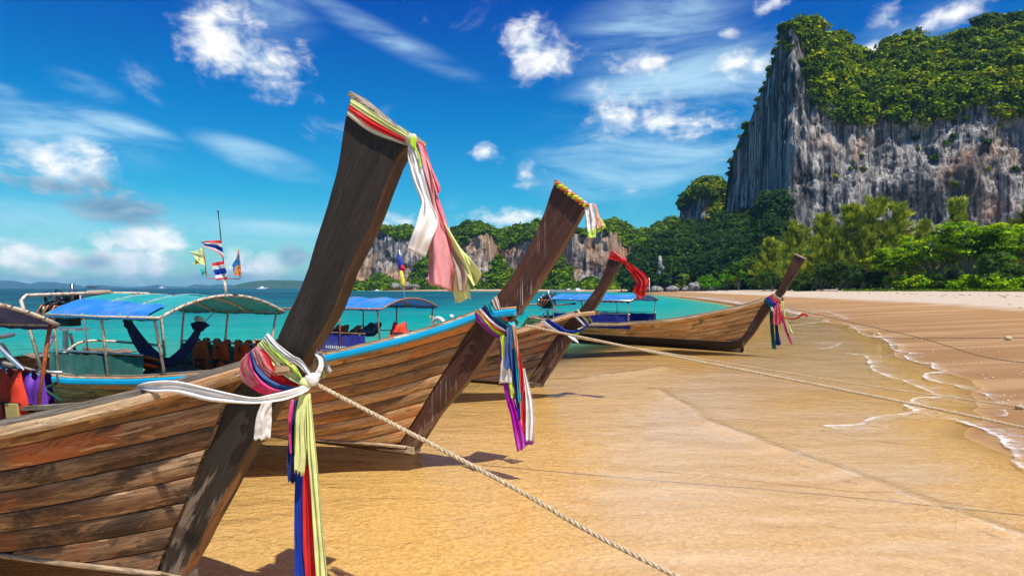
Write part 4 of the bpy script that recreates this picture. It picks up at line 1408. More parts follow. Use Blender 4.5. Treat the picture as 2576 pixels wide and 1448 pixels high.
    for side in (-1, 1):
        q = hp(a, 0, .014, side)
        q[:, 2] = z00 + .006
        q[0] = loc(foot_px[0] - 4, foot_px[1] - 6, 0) * np.array([1, 0, 0]) + np.array([-.06, side * (h + .012), z00])
        MB().tube(q, .017, 6).build('chine_rail', MATS['pale_keel'], B.root, True)
    # keel shoe under the stem foot
    xk = float(fr_[0][0])
    MB().box((xk - .22, 0, z00 - .03), (.46, thick + .024, .075)).build('keel_shoe', MATS['pale_keel'], B.root, False, .006)
    tp = hp(np.array([a_len]), np.array([0, .5, 1.0]), 0, -1)
    tq = hp(np.array([a_len]), np.array([0, .5, 1.0]), 0, 1)
    mk('transom', np.concatenate([tp, tq[::-1]]), [tuple(range(6))], MATS['inner_wood'], B.root)
    # gunwale: outer rub rail (may be painted), inner capping plank
    aa = np.concatenate([np.linspace(-fore, -.01, 6), np.linspace(0, a_len, 54)])
    for side in (-1, 1):
        q = np.stack([B.xstem - aa, side * (bgun(aa) + .022), zgun(aa) - .022 + .035 * np.exp(-np.maximum(aa, 0) / .5) + .12 * np.maximum(-aa, 0)], -1)
        q[aa < 0, 1] = side * (h + .030)
        V = []
        for p in q:
            rr_ = [(-.020, .022), (.018, .026), (.034, .012), (.036, -.022), (.026, -.040), (-.020, -.042)]
            V.append([(p[0], p[1] + side * u, p[2] + w) for u, w in rr_])
        V = np.array(V)
        fcs = [(i * 6 + j, i * 6 + (j + 1) % 6, (i + 1) * 6 + (j + 1) % 6, (i + 1) * 6 + j) for i in range(59) for j in range(6)] + [tuple(range(6)), tuple(59 * 6 + j for j in range(6))]
        mt = MATS[near_rail] if near_rail else MATS[rail]
        rl = mk('rub_rail', V.reshape(-1, 3), fcs, mt, B.root, False)
        grain(rl, np.stack([np.repeat(aa, 6), np.full(360, side * 2. + seed), np.tile(np.array([0, .04, .08, .12, .15, .18]), 60)], -1))
        if near_rail:       # unpainted strip on top, nail heads along the painted one
            tp = MB()
            tp.tube(q + np.array([0, -side * .012, .030]), .020, 6)
            grain(tp.build('rail_top', MATS['rail_wood'], B.root, True), np.concatenate(tp.v) * np.array([1, .2, 1]))
            for kk in range(13):
                p = q[3 + kk * 4]
                MB().lathe([(.007, 0), (.007, .004), (.003, .006)], (0, 0, 0), 'y', 8).add([], []).build('nail', MATS['nail'], rl, True).location = (p[0], p[1] + side * .034, p[2] - .004)
        q2 = q[6:].copy()
        q2[:, 1] = side * np.maximum(np.abs(q2[:, 1]) - .075, .012)
        q2[:, 2] += .052
        V = np.array([[(p[0], p[1] + u, p[2] + w) for u, w in ((-.032, .014), (.032, .014), (.034, -.020), (-.034, -.020))] for p in q2])
        nq = len(q2)
        fcs = [(i * 4 + j, i * 4 + (j + 1) % 4, (i + 1) * 4 + (j + 1) % 4, (i + 1) * 4 + j) for i in range(nq - 1) for j in range(4)] + [(0, 1, 2, 3), tuple((nq - 1) * 4 + j for j in range(4))]
        cpk = mk('capping_plank', V.reshape(-1, 3), fcs, MATS['rail_grey'], B.root)
        grain(cpk, np.stack([np.repeat(aa[6:], 4), np.full(nq * 4, side * 3. + seed), np.tile(np.array([0, .064, .1, .13]), nq)], -1))
    # inside: bottom boards, frames, thwarts, small foredeck
    for kk in range(9):
        a0 = 1.0 + kk * .66
        zt = .30
        bwid = float(bgun(a0)) * .62
        for sgn in (-1, 0, 1):
            if a0 < 1.9:
                continue
            MB().box((B.xstem - a0 - .3, sgn * bwid * .50, zt), (.64, bwid * .48, .022)).build('floor_board', MATS['inner_wood'], B.root, False, .004)
    for kk in range(8):
        a0 = .7 + kk * .8
        pp = [hp(np.array(a0), np.array(v), -.05, -1) for v in (.93, .7, .4, .15)] + [hp(np.array(a0), np.array(v), -.05, 1) for v in (.15, .4, .7, .93)]
        MB().tube(np.array(pp), .022, 5).build('frame_rib', MATS['inner_wood'], B.root)
    for a0 in (1.5, 2.5, 3.5, 4.8):
        if a0 < a_len - 1:
            MB().box((B.xstem - a0, 0, float(zgun(a0)) - .07), (.20, 2 * float(bgun(a0)) - .26, .03)).build('thwart', MATS['inner_wood'], B.root, False, .005)
    dk = np.linspace(.02, .75, 8)
    V = np.concatenate([np.stack([B.xstem - dk, s * (bgun(dk) - .03), zgun(dk) - .035], -1) for s in (-1, 1)])
    grain(mk('foredeck', V, [(i, i + 1, i + 9, i + 8) for i in range(7)], MATS['rail_grey'], B.root), V)
    return B


def roof(B, t0, t1, hb, eave, apex, sheet, pipe, hoops=4, poles=None, sag=.03, under=None):
    """arched canopy between boat stations t1 (stern end) and t0 (bow end), in boat coordinates"""
    can_n, ca = 26, 15
    ts = np.linspace(t0, t1, can_n)
    ang = np.linspace(-1, 1, ca)
    V = []
    for i, t in enumerate(ts):
        ph = (i / (can_n - 1)) * (hoops - 1)
        sg = sag * math.sin(math.pi * (ph % 1.0)) if 0 < i < can_n - 1 else 0
        V.append([(t, y * hb * (1 - .012 * math.sin(ph * math.pi * 3) ** 2), eave + (apex - eave) * (1 - abs(y) ** 2.0) - sg * (1 - .5 * abs(y)) + .018) for y in ang])
    V = np.array(V)
    can = mk('canopy', V.reshape(-1, 3), grid_faces(can_n, ca), MATS[sheet], B.root, True)
    # hem folded over the eave pipes
    for s in (0, -1):
        hem = np.stack([V[:, s], V[:, s] + np.stack([np.zeros(can_n), np.zeros(can_n), -.035 - .015 * np.abs(np.sin(np.arange(can_n) * 1.3))], -1)], 1)
        mk('hem', hem.reshape(-1, 3), grid_faces(can_n, 2), MATS[sheet], can, True)
    hs_ = np.linspace(t0, t1, hoops)
    for t in hs_:
        y = np.linspace(-1, 1, 17)
        pts = np.stack([np.full(17, t), y * hb, eave + (apex - eave) * (1 - np.abs(y) ** 2)], -1)
        MB().tube(pts, .017, 8).build('hoop', MATS[pipe], can, True)
    for s in (-1, 1):
        MB().tube([(t0, s * hb, eave), ((t0 + t1) / 2, s * hb, eave - .006), (t1, s * hb, eave)], .014, 8).build('eave_pipe', MATS[pipe], can, True)
    for (t, s) in (poles or [(t, s) for t in (t0 - .12, (t0 + t1) / 2, t1 + .12) for s in (-1, 1)]):
        a = B.xstem - t
        yb = float(B.bgun(a)) - .03
        zb_ = float(B.zgun(a)) - .05
        MB().tube([(t, s * yb, zb_), (t, s * (yb + (hb * .985 - yb) * .75), zb_ + (eave - zb_) * .8), (t, s * hb * .985, eave + .004)], .016, 8).build('roof_pole', MATS[pipe], B.root, True)
    # lashing cord spiralled round the bow hoop
    y = np.linspace(-1, 1, 260)
    c0 = np.stack([np.full(260, t0), y * hb, eave + (apex - eave) * (1 - np.abs(y) ** 2)], -1)
    ph = np.linspace(0, 2 * math.pi * 13, 260)
    c0[:, 0] += .021 * np.cos(ph)
    c0[:, 2] += .021 * np.sin(ph)
    MB().tube(c0, .0035, 4).build('lashing', MATS['rubber_black'], can)
    return can


def side_panel(B, t0, t1, side, z_top, z_bot, mat, rail_mat, seed=0):
    n = 46
    ts = np.linspace(t0, t1, n)
    a = B.xstem - ts
    yb = B.bgun(a) - .035
    rows = []
    for k in range(9):
        f = k / 8
        wv = .004 * np.sin(np.arange(n) * 1.35 + seed) * (1 - f) + .012 * fbm(np.stack([np.arange(n) * .16, np.full(n, k * .12), np.full(n, seed)], -1), 3, 4)
        scal = .018 * np.abs(np.sin(np.arange(n) * .42)) * (1 - f)
        rows.append(np.stack([ts, side * (yb + wv), z_top + (z_bot - z_top) * f - scal], -1))
    V = np.stack(rows, 1)
    p = mk('side_panel', V.reshape(-1, 3), grid_faces(n, 9), MATS[mat], B.root, True)
    MB().tube(np.stack([ts, side * yb, np.full(n, z_top + .02)], -1), .011, 6).build('panel_rail', MATS[rail_mat], p, True)
    return p


def engine(B, loc_, rz, long_tail=True, seed=0, tiller='tiller_orange', scale=1.0):
    rg = random.Random(seed)
    e = empty('engine', loc_, rz, B.root)
    e.scale = (scale,) * 3
    mb = MB(); mb.box((0, 0, .03), (.50, .24, .20), None, .9); mb.box((.0, 0, -.11), (.34, .18, .10)); mb.box((.05, 0, .16), (.42, .16, .09), None, .8)
    mb.build('block', MATS['engine_black'], e, False, .015)
    mb = MB()
    for k in range(4):
        mb.tube([(-.15 + k * .11, -.12, .10), (-.15 + k * .11, -.22, .12), (-.15 + k * .11 - .05, -.25, .02), (-.02, -.24, -.10)], .014, 7)
    mb.build('manifold', MATS['engine_copper'], e, True)
    mb = MB(); mb.lathe([(.02, 0), (.13, .004), (.13, .05), (.03, .055)], (-.31, 0, .02), 'x', 18); mb.lathe([(.02, 0), (.07, .003), (.07, .04), (.02, .045)], (-.30, .10, .14), 'x', 14)
    mb.build('pulley', MATS['engine_metal'], e, True)
    mb = MB(); mb.lathe([(.09, 0), (.10, .01), (.10, .09), (.09, .10), (.03, .11)], (.10, .02, .20), 'z', 16); mb.build('air_filter', MATS['engine_black'], e, True)
    mb = MB(); mb.tube([(.22, -.10, .10), (.26, -.14, .24), (.26, -.14, .42)], .022, 8); mb.build('exhaust', MATS['engine_metal'], e, True)
    mb = MB()
    for k in range(16):
        p0 = np.array([rg.uniform(-.25, .25), rg.uniform(-.16, .16), rg.uniform(.0, .22)])
        p3 = np.array([rg.uniform(-.25, .25), rg.uniform(-.16, .16), rg.uniform(.0, .22)])
        m1 = p0 + np.array([rg.uniform(-.06, .06), rg.uniform(-.10, .10), rg.uniform(.06, .16)])
        mb.tube(resample([p0, m1, (m1 + p3) / 2 + np.array([0, 0, .05]), p3], 10), rg.uniform(.006, .014), 5)
    mb.build('hose', MATS['rubber_black'], e, True)
    mb = MB()
    for k in range(10):
        mb.lathe([(.012, 0), (.028, .004), (.028, .035), (.012, .04)], (rg.uniform(-.22, .22), rg.uniform(-.15, .12), .20 + rg.uniform(0, .04)), 'z', 9)
    mb.build('fitting', MATS['engine_metal'], e, True)
    mb = MB(); mb.tube([(.26, 0, -.06), (.62, -.04, -.03), (.98, -.10, .0)], .018, 8); mb.build('tiller', MATS[tiller], e, True)
    mb = MB(); mb.tube([(.95, -.095, .0), (1.06, -.11, .01)], .025, 8); mb.build('grip', MATS['rubber_black'], e, True)
    mb = MB()
    mb.box((0, 0, -.20), (.56, .24, .03)); mb.tube([(0, 0, -.2), (0, 0, -.62)], .035, 8)
    for s in (-1, 1):
        mb.tube([(-.05, s * .12, -.28), (-.12, s * .30, -.66)], .022, 6)
    mb.build('mount', MATS['pipe_steel'], e)
    if long_tail:
        mb = MB(); mb.tube([(-.3, 0, -.04), (-2.6, .1, -.10)], .024, 7); mb.build('tail_shaft', MATS['pipe_brown'], e, True)
    return e


# ---- boat geometry from survey positions (stem outlines)
B1 = make_boat('nearest dark longtail boat, black prow towering over the picture left of centre', (455, 1466), 20,
               [(392, 1450), (430, 1360), (480, 1240), (530, 1112), (575, 1005), (640, 930), (690, 868), (722, 795), (756, 715), (790, 620), (820, 535), (838, 455), (855, 370), (869, 295), (884, 243)],
               [(452, 1456), (480, 1400), (560, 1250), (634, 1110), (696, 1005), (760, 905), (800, 845), (836, 780), (869, 697), (921, 583), (962, 486), (987, 420), (1002, 392), (1028, 366)],
               1.25, pw=.148, thick=.115, face='stem_face_dark', fore=.30, hull='hull_wood_dark', stem='stem_black', seed=1, sheer=[(-1, 0), (0, 0), (.3, -.08), (.6, -.15), (1, -.245), (1.5, -.35), (2, -.43), (2.5, -.495), (3, -.55), (4, -.63), (5, -.68), (6, -.66), (7, -.58), (8, -.5)], v_edges=[0, .10, .22, .35, .48, .62, .77, .92])
B2 = make_boat('second longtail boat with bright blue painted rail and wide brown prow', (1048, 1139), 24,
               [(1006, 1118), (1025, 1085), (1090, 979), (1150, 882), (1200, 805), (1250, 742), (1290, 690), (1330, 615), (1365, 545), (1388, 482), (1399, 458)],
               [(1040, 1137), (1056, 1114), (1104, 1043), (1178, 955), (1243, 855), (1290, 800), (1308, 780), (1356, 712), (1406, 632), (1456, 546), (1474, 519)],
               1.42, hull='hull_wood_tan', stem='stem_brown', near_rail='blue_paint', seed=2, thick=.12)
B3 = make_boat('third longtail boat, grey hull and slim curved prow with a red streamer', (1362, 973), 30,
               [(1325, 965), (1352, 920), (1385, 868), (1425, 812), (1459, 777), (1479, 751), (1502, 719), (1517, 686), (1530, 652), (1538, 634)],
               [(1358, 972), (1388, 927), (1433, 859), (1474, 800), (1496, 772), (1515, 742), (1536, 706), (1553, 674), (1561, 654)],
               1.24, hull='hull_wood_grey', stem='stem_brown', seed=3, thick=.13)
B4 = make_boat('farthest longtail boat, long golden brown hull side on to the beach', (1864, 884), 42,
               [(1838, 880), (1858, 858), (1892, 811), (1917, 770), (1948, 738), (1964, 712), (1982, 675), (1998, 640)],
               [(1860, 884), (1872, 866), (1896, 838), (1933, 783), (1963, 747), (1971, 738), (2001, 689), (2024, 652)],
               1.40, hull='hull_wood_gold', stem='stem_brown', rail='rail_wood', seed=4, thick=.12, pw=.14, a_len=7.6, bottom=.27, fore=.2)

# the lower stem of the nearest boat is peeled and sun bleached: a second skin of boards on the same post
def cheek(B, f0, f1, mat, name):
    n = len(B.bk)
    i0, i1 = int(f0 * n), int(f1 * n)
    bk, fr_ = B.bk[i0:i1].copy(), B.fr[i0:i1].copy()
    V = []
    for a_, c_ in zip(bk, fr_):
        V.append([a_ + (c_ - a_) * f + np.array([0, -.006 if 0 < f < 1 else -.001, 0]) for f in (0.0, .03, .3, .62, .66)])
    return mk(name, np.array(V).reshape(-1, 3), grid_faces(len(V), 5), MATS[mat], B.stem)



# ---- canopies
roof(B1, -2.20, -4.6, .80, 1.395, 1.62, 'tarp_violet', 'pipe_cream', 4, [(-2.28, 1), (-4.4, 1), (-2.28, -1), (-4.4, -1)])
for c in B1.root.children:
    if c.name.startswith('roof_pole'):
        c.data.materials[0] = MATS['pipe_rust']
roof(B2, -2.65, -4.66, .90, 1.38, 1.61, 'tarp_teal', 'pipe_cream', 4)
roof(B3, -2.84, -5.0, .85, 1.315, 1.50, 'tarp_blue', 'pipe_brown', 4)
roof(B4, -2.88, -5.87, .80, 1.335, 1.50, 'tarp_blue', 'pipe_steel', 5)
# blue tarp thrown over the near side of the teal canopy
n = 22
V = []
for i in range(n):
    t = -2.85 - 1.78 * i / (n - 1)
    for j in range(8):
        y = -1.015 + (.36 + .22 * (i / (n - 1) - .5) + .012 * math.sin(i * .8)) * j / 7
        V.append((t, y * .90, 1.38 + .23 * (1 - min(abs(y), 1) ** 2) + .030 + .008 * math.sin(i * .9) * math.sin(j) - (.05 if j == 0 else 0)))
mk('tarp_patch', V, grid_faces(n, 8), MATS['tarp_blue'], B2.root, True)
# red and black netting under the bow end of the farthest canopy
V = []
for i in range(24):
    for j in range(7):
        t = -2.9 - 1.6 * i / 23
        y = -.80 + .5 * j / 6
        V.append((t, y, 1.335 + .165 * (1 - (y / .8) ** 2) - .03 - .05 * abs(math.sin(i * 1.1 + j)) * (1 if j < 2 else .4)))
mk('net_fringe', V, grid_faces(24, 7), MATS['tarp_red'], B4.root, True)

# ---- side panels
side_panel(B2, -3.12, -4.72, -1, .93, .66, 'tarp_green', 'pipe_steel', 1)
side_panel(B2, -2.70, -4.5, 1, .92, .62, 'tarp_green', 'pipe_steel', 2)
sp3 = side_panel(B3, -3.32, -4.95, -1, .82, .50, 'tarp_indigo', 'pipe_brown', 3)
mb = MB()
for k in range(26):
    if k not in (17, 18):
        x = -3.42 - k * .052
        a = B3.xstem - x
        mb.box((x, -float(B3.bgun(a)) - .004, .562), (.030, .004, .040 + .012 * (k % 3)))
mb.build('white_print', MATS['cloth_white'], sp3)
side_panel(B4, -2.95, -5.8, -1, .92, .50, 'tarp_navy', 'pipe_steel', 4)
side_panel(B4, -2.95, -5.8, 1, .92, .50, 'tarp_navy', 'pipe_steel', 5)
# rails the life jackets hang on
MB().tube([(-2.72, .80, .95), (-4.5, .80, .95)], .011, 6).build('jacket_rail', MATS['pipe_steel'], B2.root, True)
MB().tube([(-2.1, .76, 1.02), (-3.6, .80, .98)], .011, 6).build('jacket_rail', MATS['pipe_steel'], B1.root, True)
MB().tube([(-2.9, .74, .80), (-4.9, .78, .78)], .011, 6).build('jacket_rail', MATS['pipe_brown'], B3.root, True)

# ---- stern arches and engines
def arch(B, t, hb, zt, zb_, mat, lean=.25):
    pts = [(t + lean, -hb * .9, zb_), (t, -hb, zt - .07), (t - .01, -hb * .93, zt - .01), (t - .01, 0, zt + .012), (t - .01, hb * .93, zt - .01), (t, hb, zt - .07), (t + lean, hb * .9, zb_)]
    d = [pts[0]]
    P_ = np.array(pts)
    mb = MB().tube(np.vstack([P_[:1], resample(P_[1:3], 3), resample(P_[3:6], 5), P_[6:]]), .021, 8)
    o = mb.build('stern_arch', MATS[mat], B.root, True)
    return o


ar2 = arch(B2, -5.12, .92, 1.62, .70, 'pipe_cream')
MB().tube([(-5.13, -.12, 1.632), (-5.13, .18, 1.634)], [.034, .042], 8).build('rag', MATS['cloth_tan'], ar2, True)
MB().tube([(-5.13, -.22, 1.62), (-5.05, -.20, 1.20), (-4.95, -.2, .6)], .013, 6).build('brace', MATS['pipe_steel'], ar2, True)
arch(B4, -5.95, .80, 1.62, .62, 'pipe_steel', .45)
engine(B2, (-5.55, -.15, 1.34), R(12), seed=1, scale=1.0)
engine(B3, (-5.75, .10, 1.28), R(-8), seed=2, tiller='tiller_red')
engine(B4, (-6.7, .1, 1.18), R(6), seed=3, scale=1.1)
# fuel hose and cloth on the aft deck of the second boat
MB().tube(resample([(-5.0, -.5, .86), (-5.2, -.1, .98), (-4.8, .3, .94), (-4.4, .45, .90)], 20), .018, 6).build('deck_hose', MATS['pipe_cream'], B2.root, True)
V = np.array([(-5.9 + .13 * i, -.55 + .16 * j, .80 + .02 * math.sin(i * 1.7 + j)) for i in range(9) for j in range(8)])
mk('aft_deck', V, grid_faces(9, 8), MATS['inner_wood'], B2.root)
MB().tube(resample([(-5.6, -.95, 1.02), (-5.95, -.7, .95), (-6.1, -.5, .70)], 10), .030, 8).build('splash_rail', MATS['pipe_steel'], B2.root, True)
MB().tube(resample([(-5.2, -.80, .62), (-5.75, -.88, 1.02), (-5.9, -.60, 1.08)], 10), .030, 8).build('splash_rail', MATS['pipe_steel'], B2.root, True)
# roof edge pole of the nearest boat: its rail end tied with green cord
MB().tube(resample([(-2.28, .84, .98), (-2.22, .80, .92), (-2.30, .76, .88), (-2.05, .72, .80)], 14), .010, 5).build('cord', MATS['cloth_green'], B1.root, True)


# ------------------------------------------------------------------ cloths tied to the prows
def patch3(A, Bq, nu=40, nv=14, pleats=4, amp=.010, seed=0, wob=.0, rag=.0):
    """cloth between two edge curves, pleated along its length"""
    A, Bq = resample(A, nu), resample(Bq, nu)
    s = np.linspace(0, 1, nv)
    V = A[:, None] * (1 - s[None, :, None]) + Bq[:, None] * s[None, :, None]
    T = np.gradient(V.mean(1), axis=0)
    W = Bq - A
    N = np.cross(T, W)
    N /= np.linalg.norm(N, axis=1)[:, None] + 1e-9
    u = np.linspace(0, 1, nu)[:, None]
    ph = s[None, :] * pleats * 2 * math.pi + 1.2 * fbm(np.stack([u * 2.2 + 0 * s, 0 * u + s * 1.5 + seed, 0 * u + 0 * s], -1), 2, seed)
    h = np.sin(ph) * .7 + .45 * np.sin(2.3 * ph + seed) + .10 * np.sin(5.1 * ph + 2.1 * seed) + .5 * fbm(np.stack([u * 3 + 0 * s, 0 * u + s * 4 + seed * 1.3, 0 * u + 0 * s], -1), 3, seed + 11)
    env = .35 + .65 * np.minimum(1, u * 3)
    h = h * amp * env + wob * fbm(np.stack([u * 3 + 0 * s, 0 * u + s * 2, 0 * u + 0 * s + seed], -1), 2, seed + 3) * u
    V = V + N[:, None] * h[..., None]
    if rag:
        e = rag * fbm(np.stack([s * 9, s * 0 + seed, s * 0], -1), 2, 77)
        V[-1] += (T[-1] / np.linalg.norm(T[-1]))[None] * e[:, None]
    return V


def cloth_part(name, parent, V, mat, thick=.0016, label=None):
    nu, nv = V.shape[:2]
    o = mk(name, V.reshape(-1, 3), grid_faces(nu, nv), MATS[mat], parent, True)
    so = o.modifiers.new('thickness', 'SOLIDIFY')
    so.thickness = thick
    so.offset = 0
    if label:
        o['label'] = label
    return o


def strip(B, root, zf, ea, eb, mat, pleats=4, amp=.010, name='sash', label=None, wob=0.0, rag=0.0, nu=40, nv=16, seed=None, thick=.0016):
    """ea/eb: lists of (x, y, off) in the close-up grid zf"""
    P = lambda e: np.array([B.loc(*zf(p[0], p[1]), p[2]) for p in e])
    seed = len(root.children) * 3 + 1 if seed is None else seed
    return cloth_part(name, root, patch3(P(ea), P(eb), nu, nv, pleats, amp, seed, wob, rag), mat, thick, label)


def bundle(B, label, name='sash_bundle'):
    r = empty(name, B.root.location, B.rz)
    tag(r, label, 'cloth', 'cloths tied to the boat prows')
    return r


W5 = lambda x, y: (585.5 + x * .21556, 819.7 + y * .21556)
W4 = lambda x, y: (536.7 + x * .461, 780.6 + y * .461)
W3 = lambda x, y: (585.5 + x * .4044, 195.2 + y * .4044)
W6 = lambda x, y: (1171 + x * .29645, 722 + y * .29645)
WB = lambda x, y: (1268.5 + x * .17525, 624.5 + y * .17525)
W7 = lambda x, y: (1854 + x * .1887, 624.5 + y * .1887)
WD = lambda x, y: (x, y)


def o_(pts, offs):
    offs = np.interp(np.linspace(0, 1, len(pts)), np.linspace(0, 1, len(offs)), offs)
    return [(p[0], p[1], f) for p, f in zip(pts, offs)]


def mirrored(B, root, zf, ea, eb, mat, pleats, amp):
    """the same wrap on the far side of the stem"""
    P = lambda e: np.array([B.loc(*zf(p[0], p[1]), p[2]) for p in e]) * np.array([1, -1, 1])
    return cloth_part('sash', root, patch3(P(ea), P(eb), 24, 10, pleats, amp, 5), mat)


def wrap(B, root, zf, a, b, offs, mat, pleats=4, amp=.008, label=None, far=True):
    pleats *= .75
    ea, eb = o_(a, offs), o_(b, offs)
    strip(B, root, zf, ea, eb, mat, pleats, amp, label=label)
    if far:
        mirrored(B, root, zf, ea, eb, mat, pleats, amp)


def knot(B, root, zf, x, y, off, r, mat, seed=0):
    p = B.loc(*zf(x, y), off)
    mb = MB().blob(p, (r, r * .9, r * .85), seed, .35, 14, 10, 2.0)
    return mb.build('knot', MATS[mat], root, True)


# nearest boat: wraps round the stem at the gunwale, knot, long tails
S1 = bundle(B1, 'big bundle of white, lime, red and blue sashes knotted on the nearest boat stem')
of = (.20, .17, .13, .09, .075)
wrap(B1, S1, W5, [(410, 75), (520, 200), (700, 340), (800, 395), (920, 575)], [(355, 145), (470, 275), (640, 405), (770, 480), (890, 600)], (.09, .10, .10, .09, .085), 'cloth_white', 3, .008, 'upper white sash')
wrap(B1, S1, W5, [(360, 150), (455, 265), (640, 410), (750, 500), (830, 640)], [(285, 220), (400, 370), (540, 545), (680, 625), (800, 672)], (.12, .12, .11, .10, .085), 'cloth_paleyellow', 4, .010, 'pale yellow green sash')
strip(B1, S1, W5, o_([(380, 170), (500, 300), (650, 440), (760, 530), (825, 640)], (.125, .125, .115, .105, .09)), o_([(430, 250), (560, 380), (690, 500), (770, 580), (815, 655)], (.128, .125, .118, .105, .09)), 'cloth_lime', 3, .008, label='lime green sash')
wrap(B1, S1, W5, [(282, 230), (400, 330), (480, 480), (580, 585), (790, 690)], [(215, 285), (270, 450), (350, 575), (500, 655), (760, 705)], (.16, .15, .13, .10, .08), 'cloth_red', 5, .010, 'red sash')
strip(B1, S1, W5, o_([(285, 232), (350, 320), (400, 430), (470, 520)], (.165, .16, .145, .13)), o_([(225, 275), (275, 430), (340, 540), (430, 600)], (.17, .16, .145, .13)), 'cloth_rose', 5, .008, label='faded rose sash')
wrap(B1, S1, W5, [(216, 288), (268, 455), (380, 595), (520, 675), (740, 712)], [(186, 312), (228, 480), (330, 645), (480, 730), (650, 748)], (.19, .17, .15, .11, .085), 'cloth_slate', 5, .009, 'faded blue sash')
wrap(B1, S1, W5, [(190, 305), (225, 470), (330, 640), (470, 735), (600, 752)], [(95, 400), (88, 540), (135, 665), (270, 742), (420, 797)], (.23, .21, .18, .13, .09), 'cloth_hotpink', 7, .009, 'pink sash')
strip(B1, S1, W5, o_([(165, 320), (180, 450), (250, 570), (350, 660)], (.235, .215, .195, .17)), o_([(95, 398), (88, 535), (130, 650), (220, 712)], (.238, .218, .198, .172)), 'cloth_rose', 6, .008, label='washed out pink sash')
strip(B1, S1, W5, o_([(985, 275), (1056, 400), (1052, 520), (965, 645)], (.0, -.02, .0, .06)), o_([(955, 330), (1006, 400), (1000, 480), (938, 585)], (.02, .02, .03, .07)), 'cloth_white', 3, .006, label='white loop beside the stem')
# white sash slung from the knot to the gunwale
strip(B1, S1, W5, o_([(930, 640), (830, 690), (620, 755), (430, 800), (250, 832), (0, 790), (-300, 720), (-640, 640), (-900, 640), (-1090, 680), (-1130, 740)], (.10, .14, .22, .28, .32, .33, .33, .32, .30, .25, .20)),
      o_([(925, 695), (850, 770), (620, 858), (430, 890), (250, 905), (0, 898), (-300, 870), (-640, 790), (-900, 775), (-1080, 730), (-1110, 770)], (.10, .14, .22, .28, .32, .33, .33, .32, .30, .25, .20)), 'cloth_white', 1.2, .007, nu=60, label='white sash slung along the gunwale')
strip(B1, S1, W5, o_([(330, 895), (270, 1080), (243, 1335)], (.33, .33, .32)), o_([(462, 880), (457, 1100), (440, 1300)], (.27, .27, .27)), 'cloth_white', .7, .010, label='short white tail', rag=.012)
knot(B1, S1, W5, 930, 612, .10, .036, 'cloth_white', 1)
knot(B1, S1, W5, 846, 672, .115, .034, 'cloth_paleyellow', 2)
TT = (.11, .12, .12, .12)
strip(B1, S1, W4, o_([(425, 485), (412, 560), (412, 680), (420, 780)], TT), o_([(440, 485), (432, 560), (425, 680), (426, 780)], TT), 'cloth_hotpink', 1, .004, name='tail')
strip(B1, S1, W4, o_([(440, 490), (424, 600), (404, 800), (410, 938)], (.10, .10, .10)), o_([(472, 485), (462, 640), (446, 800), (442, 938)], (.10, .10, .10)), 'cloth_navy', 3, .007, name='tail', rag=.01)
strip(B1, S1, W4, o_([(450, 880), (444, 1000), (442, 1200), (442, 1560)], (.085, .085, .085)), o_([(492, 870), (494, 1000), (498, 1200), (504, 1560)], (.085, .085, .085)), 'cloth_royal', 4, .008, name='tail')
strip(B1, S1, W4, o_([(490, 860), (489, 1000), (492, 1200), (504, 1560)], (.095, .095, .095)), o_([(530, 840), (545, 1000), (560, 1200), (582, 1560)], (.095, .095, .095)), 'cloth_red', 3, .009, name='tail')
strip(B1, S1, W4, o_([(478, 455), (452, 560), (444, 700), (446, 872)], (.13, .14, .14)), o_([(508, 452), (508, 600), (507, 750), (490, 888)], (.13, .14, .14)), 'cloth_paleyellow', 2, .008, name='tail', rag=.02)
strip(B1, S1, W4, o_([(470, 470), (450, 560), (443, 700), (443, 860)], (.125, .125, .125)), o_([(482, 470), (470, 600), (462, 700), (458, 866)], (.125, .125, .125)), 'cloth_lime', 1, .004, name='tail')
strip(B1, S1, W4, o_([(505, 455), (510, 600), (516, 800), (540, 1100), (575, 1560)], (.12, .12, .12)), o_([(530, 452), (550, 650), (574, 900), (600, 1200), (632, 1560)], (.12, .12, .12)), 'cloth_paleyellow', 2, .008, name='tail')
strip(B1, S1, W4, o_([(503, 470), (507, 600), (510, 760)], (.115, .115)), o_([(514, 470), (522, 600), (524, 760)], (.115, .115)), 'cloth_lime', 1, .004, name='tail')

# nearest boat: bands and streamers at the head
H1 = bundle(B1, 'yellow, red and white bands with long pale streamers on the highest prow head', 'prow_streamers')
for up_, lo_, mt, off, lab in (([(735, 130), (900, 232), (1112, 368)], [(726, 166), (882, 268), (1098, 392)], 'cloth_paleyellow', .078, 'pale yellow band'),
                               ([(724, 168), (882, 270), (1098, 392)], [(716, 204), (872, 316), (1092, 410)], 'cloth_red', .080, 'red band'),
                               ([(716, 202), (872, 314), (1092, 408)], [(709, 232), (862, 342), (1086, 424)], 'cloth_ivory', .077, 'cream band')):
    wrap(B1, H1, W3, up_, lo_, (off, off, off), mt, 2, .004, lab)
f0, f1 = B1.loc(*W3(1110, 372), .0), B1.loc(*W3(1088, 426), .0)
for mt, a_, b_2 in (('cloth_paleyellow', 0, .42), ('cloth_red', .42, .72), ('cloth_ivory', .72, 1.0)):
    pa, pb = f0 + (f1 - f0) * a_, f0 + (f1 - f0) * b_2
    A_ = [pa + np.array([-.01, -.078, 0]), pa + np.array([.028, -.04, 0]), pa + np.array([.030, .04, 0]), pa + np.array([-.01, .078, 0])]
    C_ = [pb + np.array([-.01, -.078, 0]), pb + np.array([.028, -.04, 0]), pb + np.array([.030, .04, 0]), pb + np.array([-.01, .078, 0])]
    cloth_part('band', H1, patch3(A_, C_, 20, 6, 1, .003, 2), mt)
hA = [(1088, 418), (1092, 530), (1122, 650), (1172, 780), (1140, 920), (1086, 1068)]
